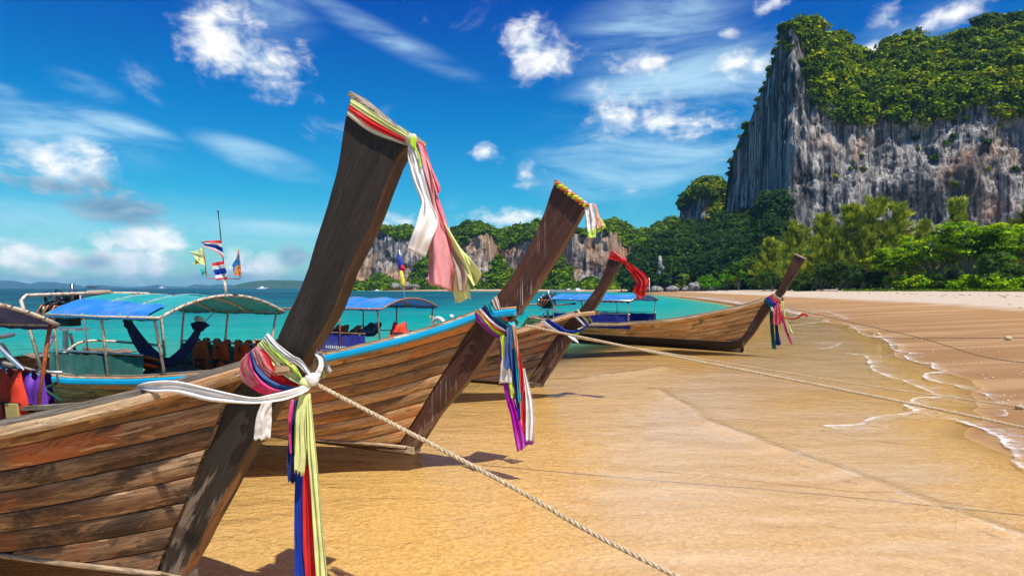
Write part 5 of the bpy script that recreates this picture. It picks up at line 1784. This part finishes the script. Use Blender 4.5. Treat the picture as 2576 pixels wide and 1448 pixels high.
hB = [(1122, 372), (1162, 500), (1192, 620), (1226, 750), (1262, 900), (1186, 1112)]
strip(B1, H1, W3, o_(hA, (.10, .14, .18)), o_(hB, (.09, .12, .16)), 'cloth_white', .8, .022, name='streamer', wob=.05, label='white streamer', nu=50)
strip(B1, H1, W3, o_([(1145, 400), (1190, 600), (1240, 840), (1218, 1000), (1211, 1150), (1214, 1280)], (.06, .08, .10)), o_([(1178, 420), (1236, 600), (1268, 800), (1330, 1000), (1362, 1180), (1366, 1330)], (.05, .05, .06)), 'cloth_rose', .9, .022, name='streamer', wob=.05, label='pink streamer', nu=50)
strip(B1, H1, W3, o_([(1160, 390), (1205, 520), (1255, 720), (1310, 900), (1350, 1080), (1362, 1260)], (.03, .03, .03)), o_([(1182, 400), (1240, 560), (1292, 690), (1270, 760), (1340, 1000), (1372, 1180)], (.02, .02, .02)), 'cloth_pink', 1, .012, name='streamer', label='deep pink streamer', nu=50)
strip(B1, H1, W3, o_([(1170, 420), (1230, 600), (1276, 790), (1330, 980), (1440, 1180), (1500, 1296)], (.02, .02, .03)), o_([(1200, 470), (1268, 690), (1322, 870), (1422, 1050), (1490, 1160), (1542, 1240)], (.01, .0, .0)), 'cloth_paleyellow', .9, .016, name='streamer', wob=.05, label='yellow streamer', nu=50)
strip(B1, H1, W3, o_([(1336, 1020), (1362, 1130), (1392, 1280), (1402, 1330)], (.02, .02)), o_([(1388, 1090), (1430, 1160), (1466, 1230), (1440, 1330)], (.01, .01)), 'cloth_tan', 1.5, .010, name='streamer', label='tan streamer')
strip(B1, H1, W3, o_([(1366, 1200), (1372, 1300), (1382, 1398)], (-.01, -.01)), o_([(1452, 1230), (1470, 1300), (1484, 1372)], (-.01, -.01)), 'cloth_paleyellow', 1.5, .008, name='streamer', rag=.01)
strip(B1, H1, W3, o_([(1104, 366), (1110, 420), (1150, 480), (1168, 560)], (.12, .12)), o_([(1138, 372), (1140, 430), (1168, 500), (1176, 570)], (.11, .11)), 'cloth_lime', 1, .006, name='streamer')
knot(B1, H1, W3, 1112, 384, .09, .030, 'cloth_ivory', 5)

# second boat: wraps and tails
S2 = bundle(B2, 'rainbow bundle of sashes with long magenta and white tails on the second boat stem')
wr = [((265, 70), (312, 200), (352, 262), (402, 306)), ((212, 118), (250, 205), (312, 272), (392, 322)), ((165, 158), (222, 240), (300, 300), (366, 345)), ((132, 178), (200, 262), (285, 330), (352, 366)),
      ((112, 190), (180, 275), (262, 342), (345, 380)), ((98, 196), (170, 285), (250, 355), (335, 398)), ((84, 200), (150, 280), (228, 368), (312, 420)), ((78, 226), (96, 292), (180, 372), (288, 446))]
for k, mt in enumerate(('cloth_beige', 'cloth_teal', 'cloth_navy', 'cloth_white', 'cloth_red', 'cloth_lime', 'cloth_purple')):
    wrap(B2, S2, W6, wr[k], wr[k + 1], (.10 + .022 * k, .10 + .016 * k, .09 + .008 * k, .075), mt, 3, .010)
strip(B2, S2, W6, o_([(318, 236), (352, 262), (402, 304)], (.105, .10, .08)), o_([(300, 262), (345, 292), (396, 322)], (.108, .10, .08)), 'cloth_coral', 1, .004)
knot(B2, S2, W6, 388, 325, .085, .045, 'cloth_teal', 7)
t2 = [('cloth_purple', [(288, 420), (292, 520), (300, 660)], [(306, 420), (306, 520), (312, 660)], .10, 1),
      ('cloth_magenta', [(318, 810), (345, 950), (385, 1100), (412, 1250), (440, 1392)], [(350, 810), (405, 930), (450, 1080), (492, 1240), (508, 1365)], .085, 2),
      ('cloth_magenta', [(470, 1180), (485, 1260), (502, 1345)], [(580, 1200), (582, 1260), (586, 1322)], .060, 3),
      ('cloth_lime', [(298, 415), (302, 500), (310, 605)], [(328, 405), (328, 500), (318, 600)], .12, 1), ('cloth_lime', [(358, 790), (372, 860), (384, 940)], [(392, 790), (400, 860), (404, 938)], .095, 1),
      ('cloth_white', [(340, 420), (316, 560), (300, 680), (284, 806)], [(360, 420), (380, 560), (390, 700), (392, 816)], .115, 3),
      ('cloth_slate', [(350, 345), (340, 480), (334, 600), (332, 690)], [(388, 335), (394, 480), (398, 600), (400, 702)], .14, 2),
      ('cloth_royal', [(395, 520), (398, 700), (425, 950), (456, 1142)], [(425, 520), (440, 760), (462, 950), (470, 1100)], .09, 2),
      ('cloth_teal', [(382, 330), (404, 520), (432, 720), (455, 980)], [(404, 325), (430, 520), (452, 700), (470, 960)], .11, 2),
      ('cloth_peach', [(396, 310), (412, 420), (430, 560), (446, 690)], [(428, 330), (438, 430), (446, 560), (452, 690)], .12, 2),
      ('cloth_red', [(440, 520), (452, 640), (456, 760), (454, 890)], [(452, 520), (478, 640), (494, 760), (502, 892)], .10, 2),
      ('cloth_red', [(466, 870), (470, 1000), (476, 1120), (484, 1200)], [(506, 870), (514, 1000), (512, 1120), (505, 1285)], .075, 2),
      ('cloth_white', [(488, 690), (506, 860), (512, 1080), (512, 1300)], [(504, 690), (556, 900), (584, 1120), (576, 1308)], .085, 3)]
for mt, a_, c_, off, pl in t2:
    strip(B2, S2, W6, o_(a_, (off, off)), o_(c_, (off, off)), mt, pl * .7, .010, name='tail', rag=.012)

# second boat: braided garland along the head, short streamers
H2 = bundle(B2, 'braided yellow and orange garland with pale streamers on the wide brown prow', 'prow_garland')
g0, g1 = B2.loc(1400, 459, .08), B2.loc(1478, 516, .08)
for k in range(26):
    f = k / 25
    p = g0 + (g1 - g0) * f
    p = p + np.array([0, -.012 * (k % 2), .012 * math.sin(k * 2.1) - .01])
    MB().blob(p, (.024, .020, .017), k, .25, 9, 6, 2).build('braid_tuft', MATS[('cloth_yellow', 'cloth_coral', 'cloth_white', 'cloth_lime')[k % 4]], H2, True)
strip(B2, H2, WD, o_([(1470, 520), (1473, 556), (1478, 586)], (.09, .12)), o_([(1488, 510), (1497, 545), (1499, 580)], (.07, .09)), 'cloth_white', 2, .014, name='streamer', wob=.02)
strip(B2, H2, WD, o_([(1476, 580), (1479, 590), (1481, 598)], (.115, .12)), o_([(1500, 574), (1499, 588), (1499, 597)], (.09, .09)), 'cloth_lime', 1.5, .006, name='streamer')
strip(B2, H2, WD, o_([(1489, 510), (1499, 540), (1501, 578)], (.06, .07)), o_([(1499, 514), (1511, 545), (1523, 566)], (.03, .03)), 'cloth_peach', 2, .010, name='streamer', wob=.02)
strip(B2, H2, WD, o_([(1502, 572), (1503, 578), (1506, 584)], (.06, .06)), o_([(1512, 548), (1518, 557), (1524, 570)], (.03, .03)), 'cloth_lime', 1, .004, name='streamer')

# third boat
H3 = bundle(B3, 'long red streamer blowing from the slim curved prow of the third boat', 'prow_streamer')
wrap(B3, H3, WB, [(1548, 22), (1620, 90), (1712, 158)], [(1490, 142), (1590, 178), (1694, 192)], (.085, .085, .085), 'cloth_red', 4, .008)
knot(B3, H3, WB, 1712, 176, .06, .05, 'cloth_red', 8)
strip(B3, H3, WB, o_([(1700, 196), (1820, 370), (1888, 500), (1850, 610), (1930, 690), (1960, 700)], (.06, .10, .12)), o_([(1738, 180), (1950, 315), (2078, 450), (2062, 560), (2020, 650), (2010, 694)], (.04, .0, -.05)), 'cloth_red', 3, .045, name='streamer', wob=.06, nu=56, nv=24)
S3 = bundle(B3, 'blue, white and yellow sashes slung from the third boat stem')
wrap(B3, S3, WB, [(1060, 868), (1130, 958), (1212, 1042)], [(1030, 895), (1108, 985), (1190, 1070)], (.10, .10, .085), 'cloth_paleyellow', 2, .008)
wrap(B3, S3, WB, [(1032, 893), (1110, 983), (1192, 1068)], [(1000, 922), (1085, 1012), (1175, 1098)], (.11, .11, .085), 'cloth_navy', 2, .008)
wrap(B3, S3, WB, [(1002, 920), (1086, 1010), (1176, 1096)], [(975, 945), (1064, 1036), (1160, 1122)], (.12, .12, .085), 'cloth_white', 2, .008)
sl = (.38, .30, .22, .15, .09)
strip(B3, S3, WB, o_([(628, 1012), (760, 1090), (905, 1175), (1080, 1158), (1205, 1075)], sl), o_([(570, 1030), (720, 1140), (890, 1226), (1090, 1192), (1215, 1100)], sl), 'cloth_royal', 3, .018, label='royal blue sash')
strip(B3, S3, WB, o_([(572, 1030), (690, 1125), (800, 1190), (900, 1228)], (.39, .32, .24)), o_([(520, 1046), (630, 1145), (770, 1205), (890, 1242)], (.39, .32, .24)), 'cloth_white', 2, .012)
strip(B3, S3, WB, o_([(1050, 1150), (1120, 1130), (1180, 1090)], (.12, .09)), o_([(1070, 1185), (1150, 1160), (1200, 1110)], (.12, .09)), 'cloth_paleyellow', 1.5, .008)
strip(B3, S3, WB, o_([(975, 1225), (1000, 1245), (1020, 1262)], (.16, .16)), o_([(1075, 1200), (1070, 1235), (1055, 1268)], (.13, .13)), 'cloth_lime', 1, .008, name='tail')
strip(B3, S3, WB, o_([(890, 1238), (960, 1300), (1062, 1364)], (.22, .20)), o_([(960, 1236), (1030, 1290), (1074, 1356)], (.18, .18)), 'cloth_white', 1, .010, name='tail')

# farthest boat
S4 = bundle(B4, 'pink, red, green and yellow sashes with a flying red ribbon on the farthest boat stem')
q4 = [((486, 592), (545, 640), (600, 668)), ((470, 606), (525, 662), (590, 690)), ((440, 622), (512, 700), (560, 730)), ((412, 642), (490, 720), (540, 748)), ((388, 662), (460, 760), (512, 800)), ((358, 690), (392, 770), (446, 826))]
for k, mt in enumerate(('cloth_ivory', 'cloth_coral', 'cloth_hotpink', 'cloth_royal', 'cloth_green')):
    wrap(B4, S4, W7, q4[k], q4[k + 1], (.10 + .02 * k, .10 + .015 * k, .085), mt, 2, .012)
for mt, a_, c_, off in (('cloth_green', [(438, 830), (440, 1050), (464, 1342)], [(474, 830), (494, 1080), (522, 1330)], .12), ('cloth_navy', [(500, 960), (508, 1110), (520, 1292)], [(540, 960), (556, 1120), (586, 1288)], .10),
                        ('cloth_pink', [(505, 770), (470, 940), (474, 1012)], [(560, 720), (590, 900), (582, 1012)], .13), ('cloth_hotpink', [(560, 860), (636, 1080), (720, 1282)], [(600, 860), (672, 1080), (746, 1292)], .09),
                        ('cloth_paleyellow', [(578, 690), (622, 900), (690, 1130)], [(632, 720), (654, 940), (772, 1150)], .07), ('cloth_red', [(540, 730), (565, 850), (600, 950)], [(575, 735), (592, 850), (625, 960)], .11),
                        ('cloth_white', [(420, 700), (445, 770), (480, 850)], [(430, 690), (470, 770), (496, 830)], .135)):
    strip(B4, S4, W7, o_(a_, (off, off)), o_(c_, (off, off)), mt, 2, .022, name='tail', rag=.02)
strip(B4, S4, W7, o_([(520, 818), (620, 905), (720, 935), (800, 915), (870, 862), (930, 872), (948, 905)], (.13, .16, .16)), o_([(522, 838), (620, 925), (720, 948), (805, 938), (880, 890), (918, 892), (934, 925)], (.13, .16, .16)), 'cloth_red', 1, .012, name='ribbon', label='flying red ribbon')


# ------------------------------------------------------------------ mooring ropes
def rope(label, pts, r, mat, strands=3, twist=22.0, n=260, sag=0.0):
    P = resample(pts, n)
    if sag:
        P[:, 2] -= sag * np.sin(np.linspace(0, math.pi, n))
    T = np.gradient(P, axis=0)
    T /= np.linalg.norm(T, axis=1)[:, None]
    N = np.cross(T, np.array([0, 0, 1.0])); N /= np.linalg.norm(N, axis=1)[:, None]
    Bn = np.cross(T, N)
    s = np.concatenate([[0], np.cumsum(np.linalg.norm(np.diff(P, axis=0), axis=1))])
    mb = MB()
    for k in range(strands):
        a = s * twist + 2 * math.pi * k / strands
        mb.tube(P + r * .52 * (np.cos(a)[:, None] * N + np.sin(a)[:, None] * Bn), r * .56, 6)
    o = mb.build('mooring_rope', MATS[mat], None, True)
    tag(o, label, 'rope', 'mooring ropes')
    return o


w = lambda B, p: np.array([*(np.array(B.foot[:2]) + B.fwd * p[0] + B.lft * p[1]), p[2]])
k1 = w(B1, B1.loc(*W5(935, 655), .08))
rope('thick tan rope running from the nearest boat stem down to the bottom edge', [k1, U(1250, 1203, 2.75), U(1480, 1334, 2.5), U(1705, 1450, 2.32), (2.3, 1.55, .02)], .0105, 'rope_tan', 3, 75, 520)
k2 = w(B2, B2.loc(1322, 818, .05))
rope('long tan rope from the second boat stem crossing the whole wet sand', [k2, U(1700, 897, 5.45), U(2100, 976, 5.05), U(2576, 1075, 4.6), (4.9, 4.15, .42), (6.6, 3.5, .12)], .0115, 'rope_tan', 3, 60, 700)
k3 = w(B3, B3.loc(1452, 850, .05))
e3 = G(2566, 1023, .06)
rope('thin tan rope from the third boat stem to a knot on the sand', [k3, U(1800, 908, 10.2), U(2200, 972, 9.4), e3], .011, 'rope_tan', 3, 60, 500)
k4 = w(B4, B4.loc(1985, 775, .05))
rope('thin dark rope from the farthest boat stem up the beach', [k4, U(2300, 846, 13.6), U(2576, 911, 11.6), (12.4, 10.2, .55), (14, 9.2, .45)], .010, 'rope_dark', 2, 40, 300)
g_ = [G(*Z8(x, y), .12) for x, y in ((1560, 298), (1700, 306), (1950, 314), (2290, 326))]
for p in g_:
    p[2] = gz(p[0], p[1]) + .02
rope('dark rope lying flat on the wet sand between two floats', g_ + [g_[-1] + (g_[-1] - g_[-2]) * .4], .012, 'rope_dark', 2, 40, 200)
for k, (x, y, r_, lab) in enumerate(((1598, 298, .06, 'left tan float on the rope lying across the wet sand'), (2215, 318, .07, 'right tan float on the rope lying across the wet sand'))):
    p = G(*Z8(x, y), .15)
    z = gz(p[0], p[1])
    p = G(*Z8(x, y), z + .04)
    mb = MB().lathe([(r_ * .35, -r_ * 1.6), (r_ * .8, -r_ * 1.2), (r_, -r_ * .3), (r_, r_ * .5), (r_ * .7, r_ * 1.3), (r_ * .3, r_ * 1.6)], (0, 0, 0), 'x', 12)
    o = mb.build('rope_float', MATS['float_tan'], None, True)
    o.location = (p[0], p[1], z + r_ * .7)
    o.rotation_euler = (0, 0, R(10))
    tag(o, lab, 'float', 'floats on the beach rope')
o = MB().blob((0, 0, 0), (.05, .04, .04), 5, .4, 12, 8, 2.2).build('rope_knot', MATS['rope_tan'], None, True)
o.location = (e3[0], e3[1], gz(e3[0], e3[1]) + .03)
tag(o, 'tan knot of rope on the sand at the right edge', 'knot')
for k, (px, py, Y, lab) in enumerate(((1136, 797, 27, 'white float riding on the water just above the second boat rail'), (1152, 806, 31, 'yellow float on the turquoise water left of the wide prow'), (1086, 800, 30, 'yellow float on the water right of the blue canopy'))):
    p = G(px, py)
    o = MB().lathe([(.05, -.12), (.12, -.07), (.13, .0), (.12, .07), (.05, .12)], (0, 0, 0), 'x', 10).build('buoy', MATS['white_plastic' if k == 0 else 'patch_yellow'], None, True)
    o.location = (p[0], p[1], .03)
    tag(o, lab, 'buoy', 'small floats on the water')
# white fender ring on the second boat's far rail
o = MB().tube([(0, .10 * math.cos(a), .10 * math.sin(a)) for a in np.linspace(0, 2 * math.pi, 20)], .022, 8, False).build('fender_ring', MATS['white_plastic'], None, True)
q = w(B2, (B2.xstem - .70, float(B2.bgun(.70)) + .02, float(B2.zgun(.70)) + .07))
o.location = tuple(q); o.rotation_euler = (0, 0, R(50))
tag(o, 'white ring fender on the far rail of the second boat', 'fender')


# ------------------------------------------------------------------ life jackets, hammock, flags
def jacket(B, p, rz, label, tilt=0.0, mat='jacket_orange_shade', wdt=.30, hgt=.46, text=None, group='orange life jackets', straps=(.52, .80), roll=0.0, patch=False):
    r = empty('life_jacket', w(B, p), B.rz + rz)
    r.rotation_euler = (tilt, roll, B.rz + rz)
    tag(r, label, 'life jacket', group)
    # body hangs in the x-z plane from z=0 down, front towards -y
    nx, nz = 13, 15
    for part, s in (('front_panel', -1), ('back_panel', 1)):
        V = []
        for i in range(nx):
            u = i / (nx - 1) * 2 - 1
            for j in range(nz):
                v = j / (nz - 1)
                half = wdt / 2 * (.74 + .26 * min(1, v * 2.6)) * (1 - .05 * math.sin(v * 7))
                neck = max(0, .10 * hgt * (1 - (u / .42) ** 2)) if abs(u) < .42 else 0
                z = -v * hgt - neck * (1 - v)
                puffy = .042 * (1 - u ** 4) * (1 - (2 * v - 1) ** 6) * (.75 + .25 * abs(math.sin(v * 9.4))) * (1 - .5 * math.exp(-(u / .06) ** 2))
                V.append((u * half, s * (.030 + puffy), z))
        mk(part, V, grid_faces(nx, nz) if s < 0 else grid_faces(nx, nz)[:, ::-1], MATS[mat], r, True)
    for s in (-1, 1):      # padded shoulders folded over the rail
        V = [(s * wdt * (.20 + .16 * i / 5), .036 * math.cos(a) * 1.25, -.035 + .055 * math.sin(a)) for i in range(6) for a in np.linspace(0, math.pi, 8)]
        mk('shoulder', V, grid_faces(6, 8), MATS[mat], r, True)
    for f in straps:
        z = -f * hgt
        loop = [(math.cos(a) * wdt * .53, math.sin(a) * .084, z + .012 * math.sin(a * 2 + f * 9)) for a in np.linspace(0, 2 * math.pi, 28)]
        L_ = np.array(loop)
        V = np.stack([L_ + np.array([0, 0, .009]), L_ - np.array([0, 0, .009])], 1)
        mk('belt', V.reshape(-1, 3), grid_faces(28, 2), MATS['strap_black'], r)
    MB().box((0, -.080, -straps[0] * hgt), (.045, .016, .030)).build('buckle', MATS['strap_black'], r)
    for s in (-1, 1):
        V = np.array([(s * wdt * .20, -.078, -straps[0] * hgt), (s * wdt * .20 + .022, -.078, -straps[0] * hgt), (s * wdt * .20 + .022, -.078, -straps[1] * hgt), (s * wdt * .20, -.078, -straps[1] * hgt)])
        mk('webbing', V, [(0, 1, 2, 3)], MATS['strap_black'], r)
    if patch:
        MB().box((.05, -.082, -.62 * hgt), (.13, .012, .12)).build('reflective_patch', MATS['patch_yellow'], r)
    if text:
        mb = MB(); mb.box((0, -.0815, -.17 * hgt), (.040, .003, .050)); mb.box((0, -.0815, -.255 * hgt), (.11, .003, .006)); mb.box((0, -.0815, -.28 * hgt), (.09, .003, .005))
        mb.build('print', MATS['print_dark'], r)
        cu = bpy.data.curves.new('number', 'FONT'); cu.body = text; cu.size = .07; cu.extrude = .001; cu.materials.append(MATS['print_dark'])
        tmp = bpy.data.objects.new('number_curve', cu)
        me = bpy.data.meshes.new_from_object(tmp); bpy.data.objects.remove(tmp)
        t = bpy.data.objects.new('number', me); link(t, r); t.location = (.05, -.084, -.42 * hgt); t.rotation_euler = (R(90), 0, 0)
    return r


# hung along the far rail of the second boat, fronts towards the beach
for k, (t, txt, lab, mt) in enumerate(((-4.06, None, 'first life jacket from the hammock, half hidden behind it', 'jacket_orange_pale'), (-3.66, '7', 'second life jacket from the hammock, marked with a seven', 'jacket_orange_shade'),
                                       (-3.26, '4', 'third life jacket from the hammock on the second boat', 'jacket_orange_shade'), (-2.88, '4', 'life jacket nearest the black prow, hung beside the green panel', 'jacket_orange_shade'))):
    jacket(B2, (t, .78, .98), R(0), lab, R(4), mt, .35, .54, txt, 'life jackets hung on the second boat', roll=R((-3, 2, -1, 2)[k]))
jacket(B2, (-3.45, .70, .70), R(14), 'crumpled life jacket lying below the hanging row on the second boat', R(14), 'jacket_orange_shade', .34, .30, None, 'life jackets hung on the second boat')
for k in range(6):
    jacket(B2, (-3.62 - k * .2, -.45, .84), R(6 * k), ('leftmost', 'second', 'third', 'fourth', 'fifth', 'sixth')[5 - k] + ' folded life jacket from the rusty pole, above the green panel', R(70), 'jacket_orange_pale', .24, .22, None, 'folded life jackets behind the green panel')
# third boat: heap under the blue canopy
for k, (t, y, z, rz, ti, mt, lab) in enumerate(((-3.05, -.10, 1.02, 20, 10, 'jacket_red_sun', 'upright life jacket right of the front canopy pole, on the third boat'), (-2.78, -.05, .86, -15, 30, 'jacket_grey', 'grey and orange life jacket in the middle of the heap under the blue canopy'),
                                                (-2.45, .15, .92, 35, 25, 'jacket_red_sun', 'tilted life jacket at the right end of the heap under the blue canopy'), (-2.30, .25, .84, -20, 40, 'jacket_orange_pale', 'small pale life jacket at the bow end of the blue canopy'),
                                                (-3.75, .0, .98, 10, 60, 'jacket_grey', 'dark jacket thrown over the indigo panel rail'), (-4.05, -.1, .92, -25, 50, 'jacket_orange_pale', 'orange jacket left of the dark one over the indigo panel'), (-4.55, -.1, .92, 15, 50, 'jacket_orange_pale', 'leftmost orange jacket behind the indigo panel'),
                                                (-2.95, -.35, .78, 5, 5, 'jacket_red_sun', 'life jacket hanging behind the front canopy pole of the third boat'))):
    jacket(B3, (t, y, z), R(rz), lab, R(-ti), mt, .34, .40, None, 'life jackets heaped on the third boat')
# nearest boat: jackets by the rusty pole
jacket(B1, (-2.52, .66, 1.03), R(4), 'red orange life jacket with yellow patch beside the rusty pole', R(6), 'jacket_red_sun', .32, .50, None, 'life jackets on the nearest boat', patch=True)
jacket(B1, (-2.86, .66, 1.05), R(-6), 'red orange life jacket at the left edge of the picture', R(3), 'jacket_red_sun', .34, .52, None, 'life jackets on the nearest boat')
jacket(B1, (-2.36, .74, 1.00), R(12), 'purple life jacket squeezed against the rusty pole', R(2), 'jacket_purple', .24, .50, None, 'life jackets on the nearest boat')

# hammock slung under the teal canopy
hr = empty('hammock', B2.root.location, B2.rz)
tag(hr, 'dark navy net hammock slung under the teal canopy', 'hammock')
h0, h1 = B2.loc(322, 806, .45), B2.loc(502, 822, -.35)
n = 40
u = np.linspace(0, 1, n)
ctr = h0[None] * (1 - u[:, None]) + h1[None] * u[:, None]
ctr[:, 2] -= .54 * np.sin(u * math.pi) ** .8
wid = .035 + .10 * np.sin(u * math.pi) ** .7
V = []
for i in range(n):
    for j in range(13):
        s = j / 12 * 2 - 1
        V.append(ctr[i] + np.array([0, s * wid[i], .55 * wid[i] * s * s + .006 * math.sin(j * 2.4)]))
o = cloth_part('bed', hr, np.array(V).reshape(n, 13, 3), 'net_navy', .006)
MB().blob(h1 + np.array([.0, 0, .02]), (.12, .10, .07), 4, .35, 14, 9, 2).build('bunched_end', MATS['net_navy'], hr, True)
MB().blob(h0 + np.array([.0, 0, -.02]), (.05, .05, .06), 6, .35, 10, 8, 2).build('bunched_end', MATS['net_navy'], hr, True)
MB().tube([h1, B2.loc(548, 775, -.3)], .006, 5).build('cord', MATS['rope_tan'], hr)
MB().tube([h0, h0 + np.array([-.03, .05, .14])], .006, 5).build('cord', MATS['rubber_black'], hr)
o = MB().lathe([(.012, -.07), (.035, -.055), (.042, 0), (.035, .045), (.012, .06)], (0, 0, 0), 'x', 12).build('bottle_float', MATS['white_plastic'], None, True)
o.location = tuple(w(B2, h1 + np.array([.0, 0, .10]))); o.rotation_euler = (0, R(20), 0)
tag(o, 'white plastic float above the bunched end of the hammock', 'float')


def flag(root, name, A, Bp, mat, label=None, stripes=None, seed=0, wob=.02):
    V = patch3(A, Bp, 22, 11, 1.2, .012, seed, wob)
    nu, nv = V.shape[:2]
    fcs = grid_faces(nu, nv)
    if stripes:
        mi = np.tile(np.array([0, 0, 1, 1, 2, 2, 2, 1, 1, 0]), nu - 1)
        o = mk(name, V.reshape(-1, 3), fcs, None, root, True, mats=[MATS[s] for s in stripes], midx=mi)
    else:
        o = mk(name, V.reshape(-1, 3), fcs, MATS[mat], root, True)
    if label:
        o['label'] = label
    return o


WF = lambda x, y: (468.4 + x * .15501, 517.2 + y * .15501)      # flag close-up
YF = 7.5
uf = lambda x, y, dy=0: U(*WF(x, y), YF + dy)
fm = empty('flag_mast', uf(640, 1440))
tag(fm, 'flag mast with striped, yellow and blue flags on the teal canopy', 'flag mast')
fo = np.array(fm.location)
lf = lambda *a: uf(*a) - fo
MB().tube([lf(648, 1460), lf(622, 1200)], .017, 8).build('mast', MATS['pipe_cream'], fm, True)
MB().tube([lf(622, 1200), lf(598, 860), lf(566, 556), lf(518, 96)], .006, 6).build('rod', MATS['engine_black'], fm, True)
MB().blob(lf(516, 96), .012, 1, .1, 8, 6).build('rod_tip', MATS['rubber_black'], fm, True)
MB().tube([lf(270, 664), lf(300, 850), lf(330, 1120), lf(345, 1165), lf(370, 1178), lf(620, 1186), lf(870, 1186), lf(878, 1150), lf(866, 930), lf(848, 706)], .006, 6).build('crossbar', MATS['engine_copper'], fm, True)
TH = ('cloth_red', 'cloth_white', 'cloth_royal')
flag(fm, 'flag', [lf(576, 562, -.02), lf(420, 566), lf(250, 590)], [lf(608, 850, -.02), lf(500, 756), lf(300, 660)], None, 'upper red, white and blue striped flag', TH, 3)
flag(fm, 'flag', [lf(612, 896, -.03), lf(510, 910), lf(402, 930)], [lf(676, 1180, -.03), lf(590, 1195), lf(500, 1214)], None, 'lower red, white and blue striped flag', TH, 5)
flag(fm, 'flag', [lf(272, 668), lf(180, 725), lf(52, 752)], [lf(312, 968), lf(230, 930), lf(120, 800)], 'cloth_paleyellow', 'pale yellow flag', None, 7)
flag(fm, 'flag', [lf(230, 850), lf(190, 846), lf(168, 860)], [lf(205, 950), lf(160, 950), lf(126, 940)], 'cloth_yellow', 'yellow flag corner', None, 8)
flag(fm, 'flag', [lf(322, 990), lf(290, 1010), lf(240, 1025)], [lf(330, 1140), lf(300, 1150), lf(262, 1155)], 'cloth_aqua', 'small aqua pennant', None, 9)
flag(fm, 'flag', [lf(848, 706), lf(820, 830), lf(745, 970)], [lf(852, 710), lf(876, 870), lf(888, 985)], 'cloth_sky', 'blue pennant', None, 11, .01)
flag(fm, 'flag', [lf(750, 960), lf(762, 1030), lf(790, 1110)], [lf(884, 960), lf(892, 1040), lf(904, 1105)], 'cloth_sky', None, None, 12, .01)
flag(fm, 'flag', [lf(800, 975, -.03), lf(785, 1050, -.03), lf(786, 1128, -.03)], [lf(888, 965, -.03), lf(888, 1050, -.03), lf(882, 1148, -.03)], 'cloth_orange', 'orange flag', None, 13, .01)

# furled flag on the blue canopy
YG = 12.2
fg = empty('flag_pole', U(1018, 750, YG))
tag(fg, 'pole with furled blue, red and yellow flags on the blue canopy', 'flag pole')
go = np.array(fg.location)
lg = lambda x, y: U(x, y, YG) - go
MB().tube([lg(1019, 750), lg(1011, 682), lg(1004, 628)], .010, 6).build('pole', MATS['white_plastic'], fg, True)
MB().tube([lg(1004, 640), lg(1007, 662), lg(1009, 680)], [.02, .05, .03], 8).build('flag', MATS['cloth_royal'], fg, True)
MB().tube([lg(1006, 664), lg(1012, 674), lg(1020, 680)], [.03, .05, .015], 8).build('flag', MATS['cloth_red'], fg, True)
MB().tube([lg(1009, 680), lg(1012, 700), lg(1013, 716), lg(1014, 724)], [.03, .045, .06, .02], 8).build('flag', MATS['cloth_yellow'], fg, True)
# thin pole on the farthest canopy
p0 = U(1634, 745, 18.8)
o = MB().tube([(0, 0, 0), (-.01, 0, .55)], .012, 6).build('canopy_pole', MATS['white_plastic'], None, True)
o.location = tuple(p0)
tag(o, 'short white pole standing on the bow end of the farthest canopy', 'pole')

# ------------------------------------------------------------------ boats far out and on the far beach
def far_boat(px, py, Y, L, label, name='motor_boat', mat='boat_white'):
    q = G(px, py) if Y is None else U(px, py, Y)
    r = empty(name, (q[0], q[1], 0.0), R(8))
    tag(r, label, 'boat')
    V = []
    for s in (-1, 1):
        for x, b, z in ((-.5, .14, .02), (.2, .14, .02), (.5, 0, .1), (-.5, .16, .13), (.2, .16, .14), (.56, 0, .18)):
            V.append((x * L, s * b * L, z * L))
    fs = [(0, 1, 4, 3), (1, 2, 5, 4), (6, 9, 10, 7), (7, 10, 11, 8), (3, 4, 10, 9), (4, 5, 10), (0, 3, 9, 6)]
    mk('hull', V, fs, MATS[mat], r)
    MB().box((-.08 * L, 0, .20 * L), (.36 * L, .22 * L, .13 * L), None, .8).build('cabin', MATS['boat_white'], r)
    return r


far_boat(661, 727.0, 900, 14, 'white motor boat out at sea in front of the wooded headland')
far_boat(408, 723.0, 2200, 22, 'tiny white boat on the horizon left of the striped flags')
far_boat(950, 731.8, 345, 3.4, 'small white boat below the left end of the far cliffs')
far_boat(1432, 732.2, 300, 5.0, 'red boat drawn up on the far beach', 'beached_boat', 'cloth_red')
far_boat(1456, 732.6, 297, 6.0, 'pale boat drawn up on the far beach', 'beached_boat', 'boat_white')
world.cycles.sampling_method = 'MANUAL'
world.cycles.sample_map_resolution = 256
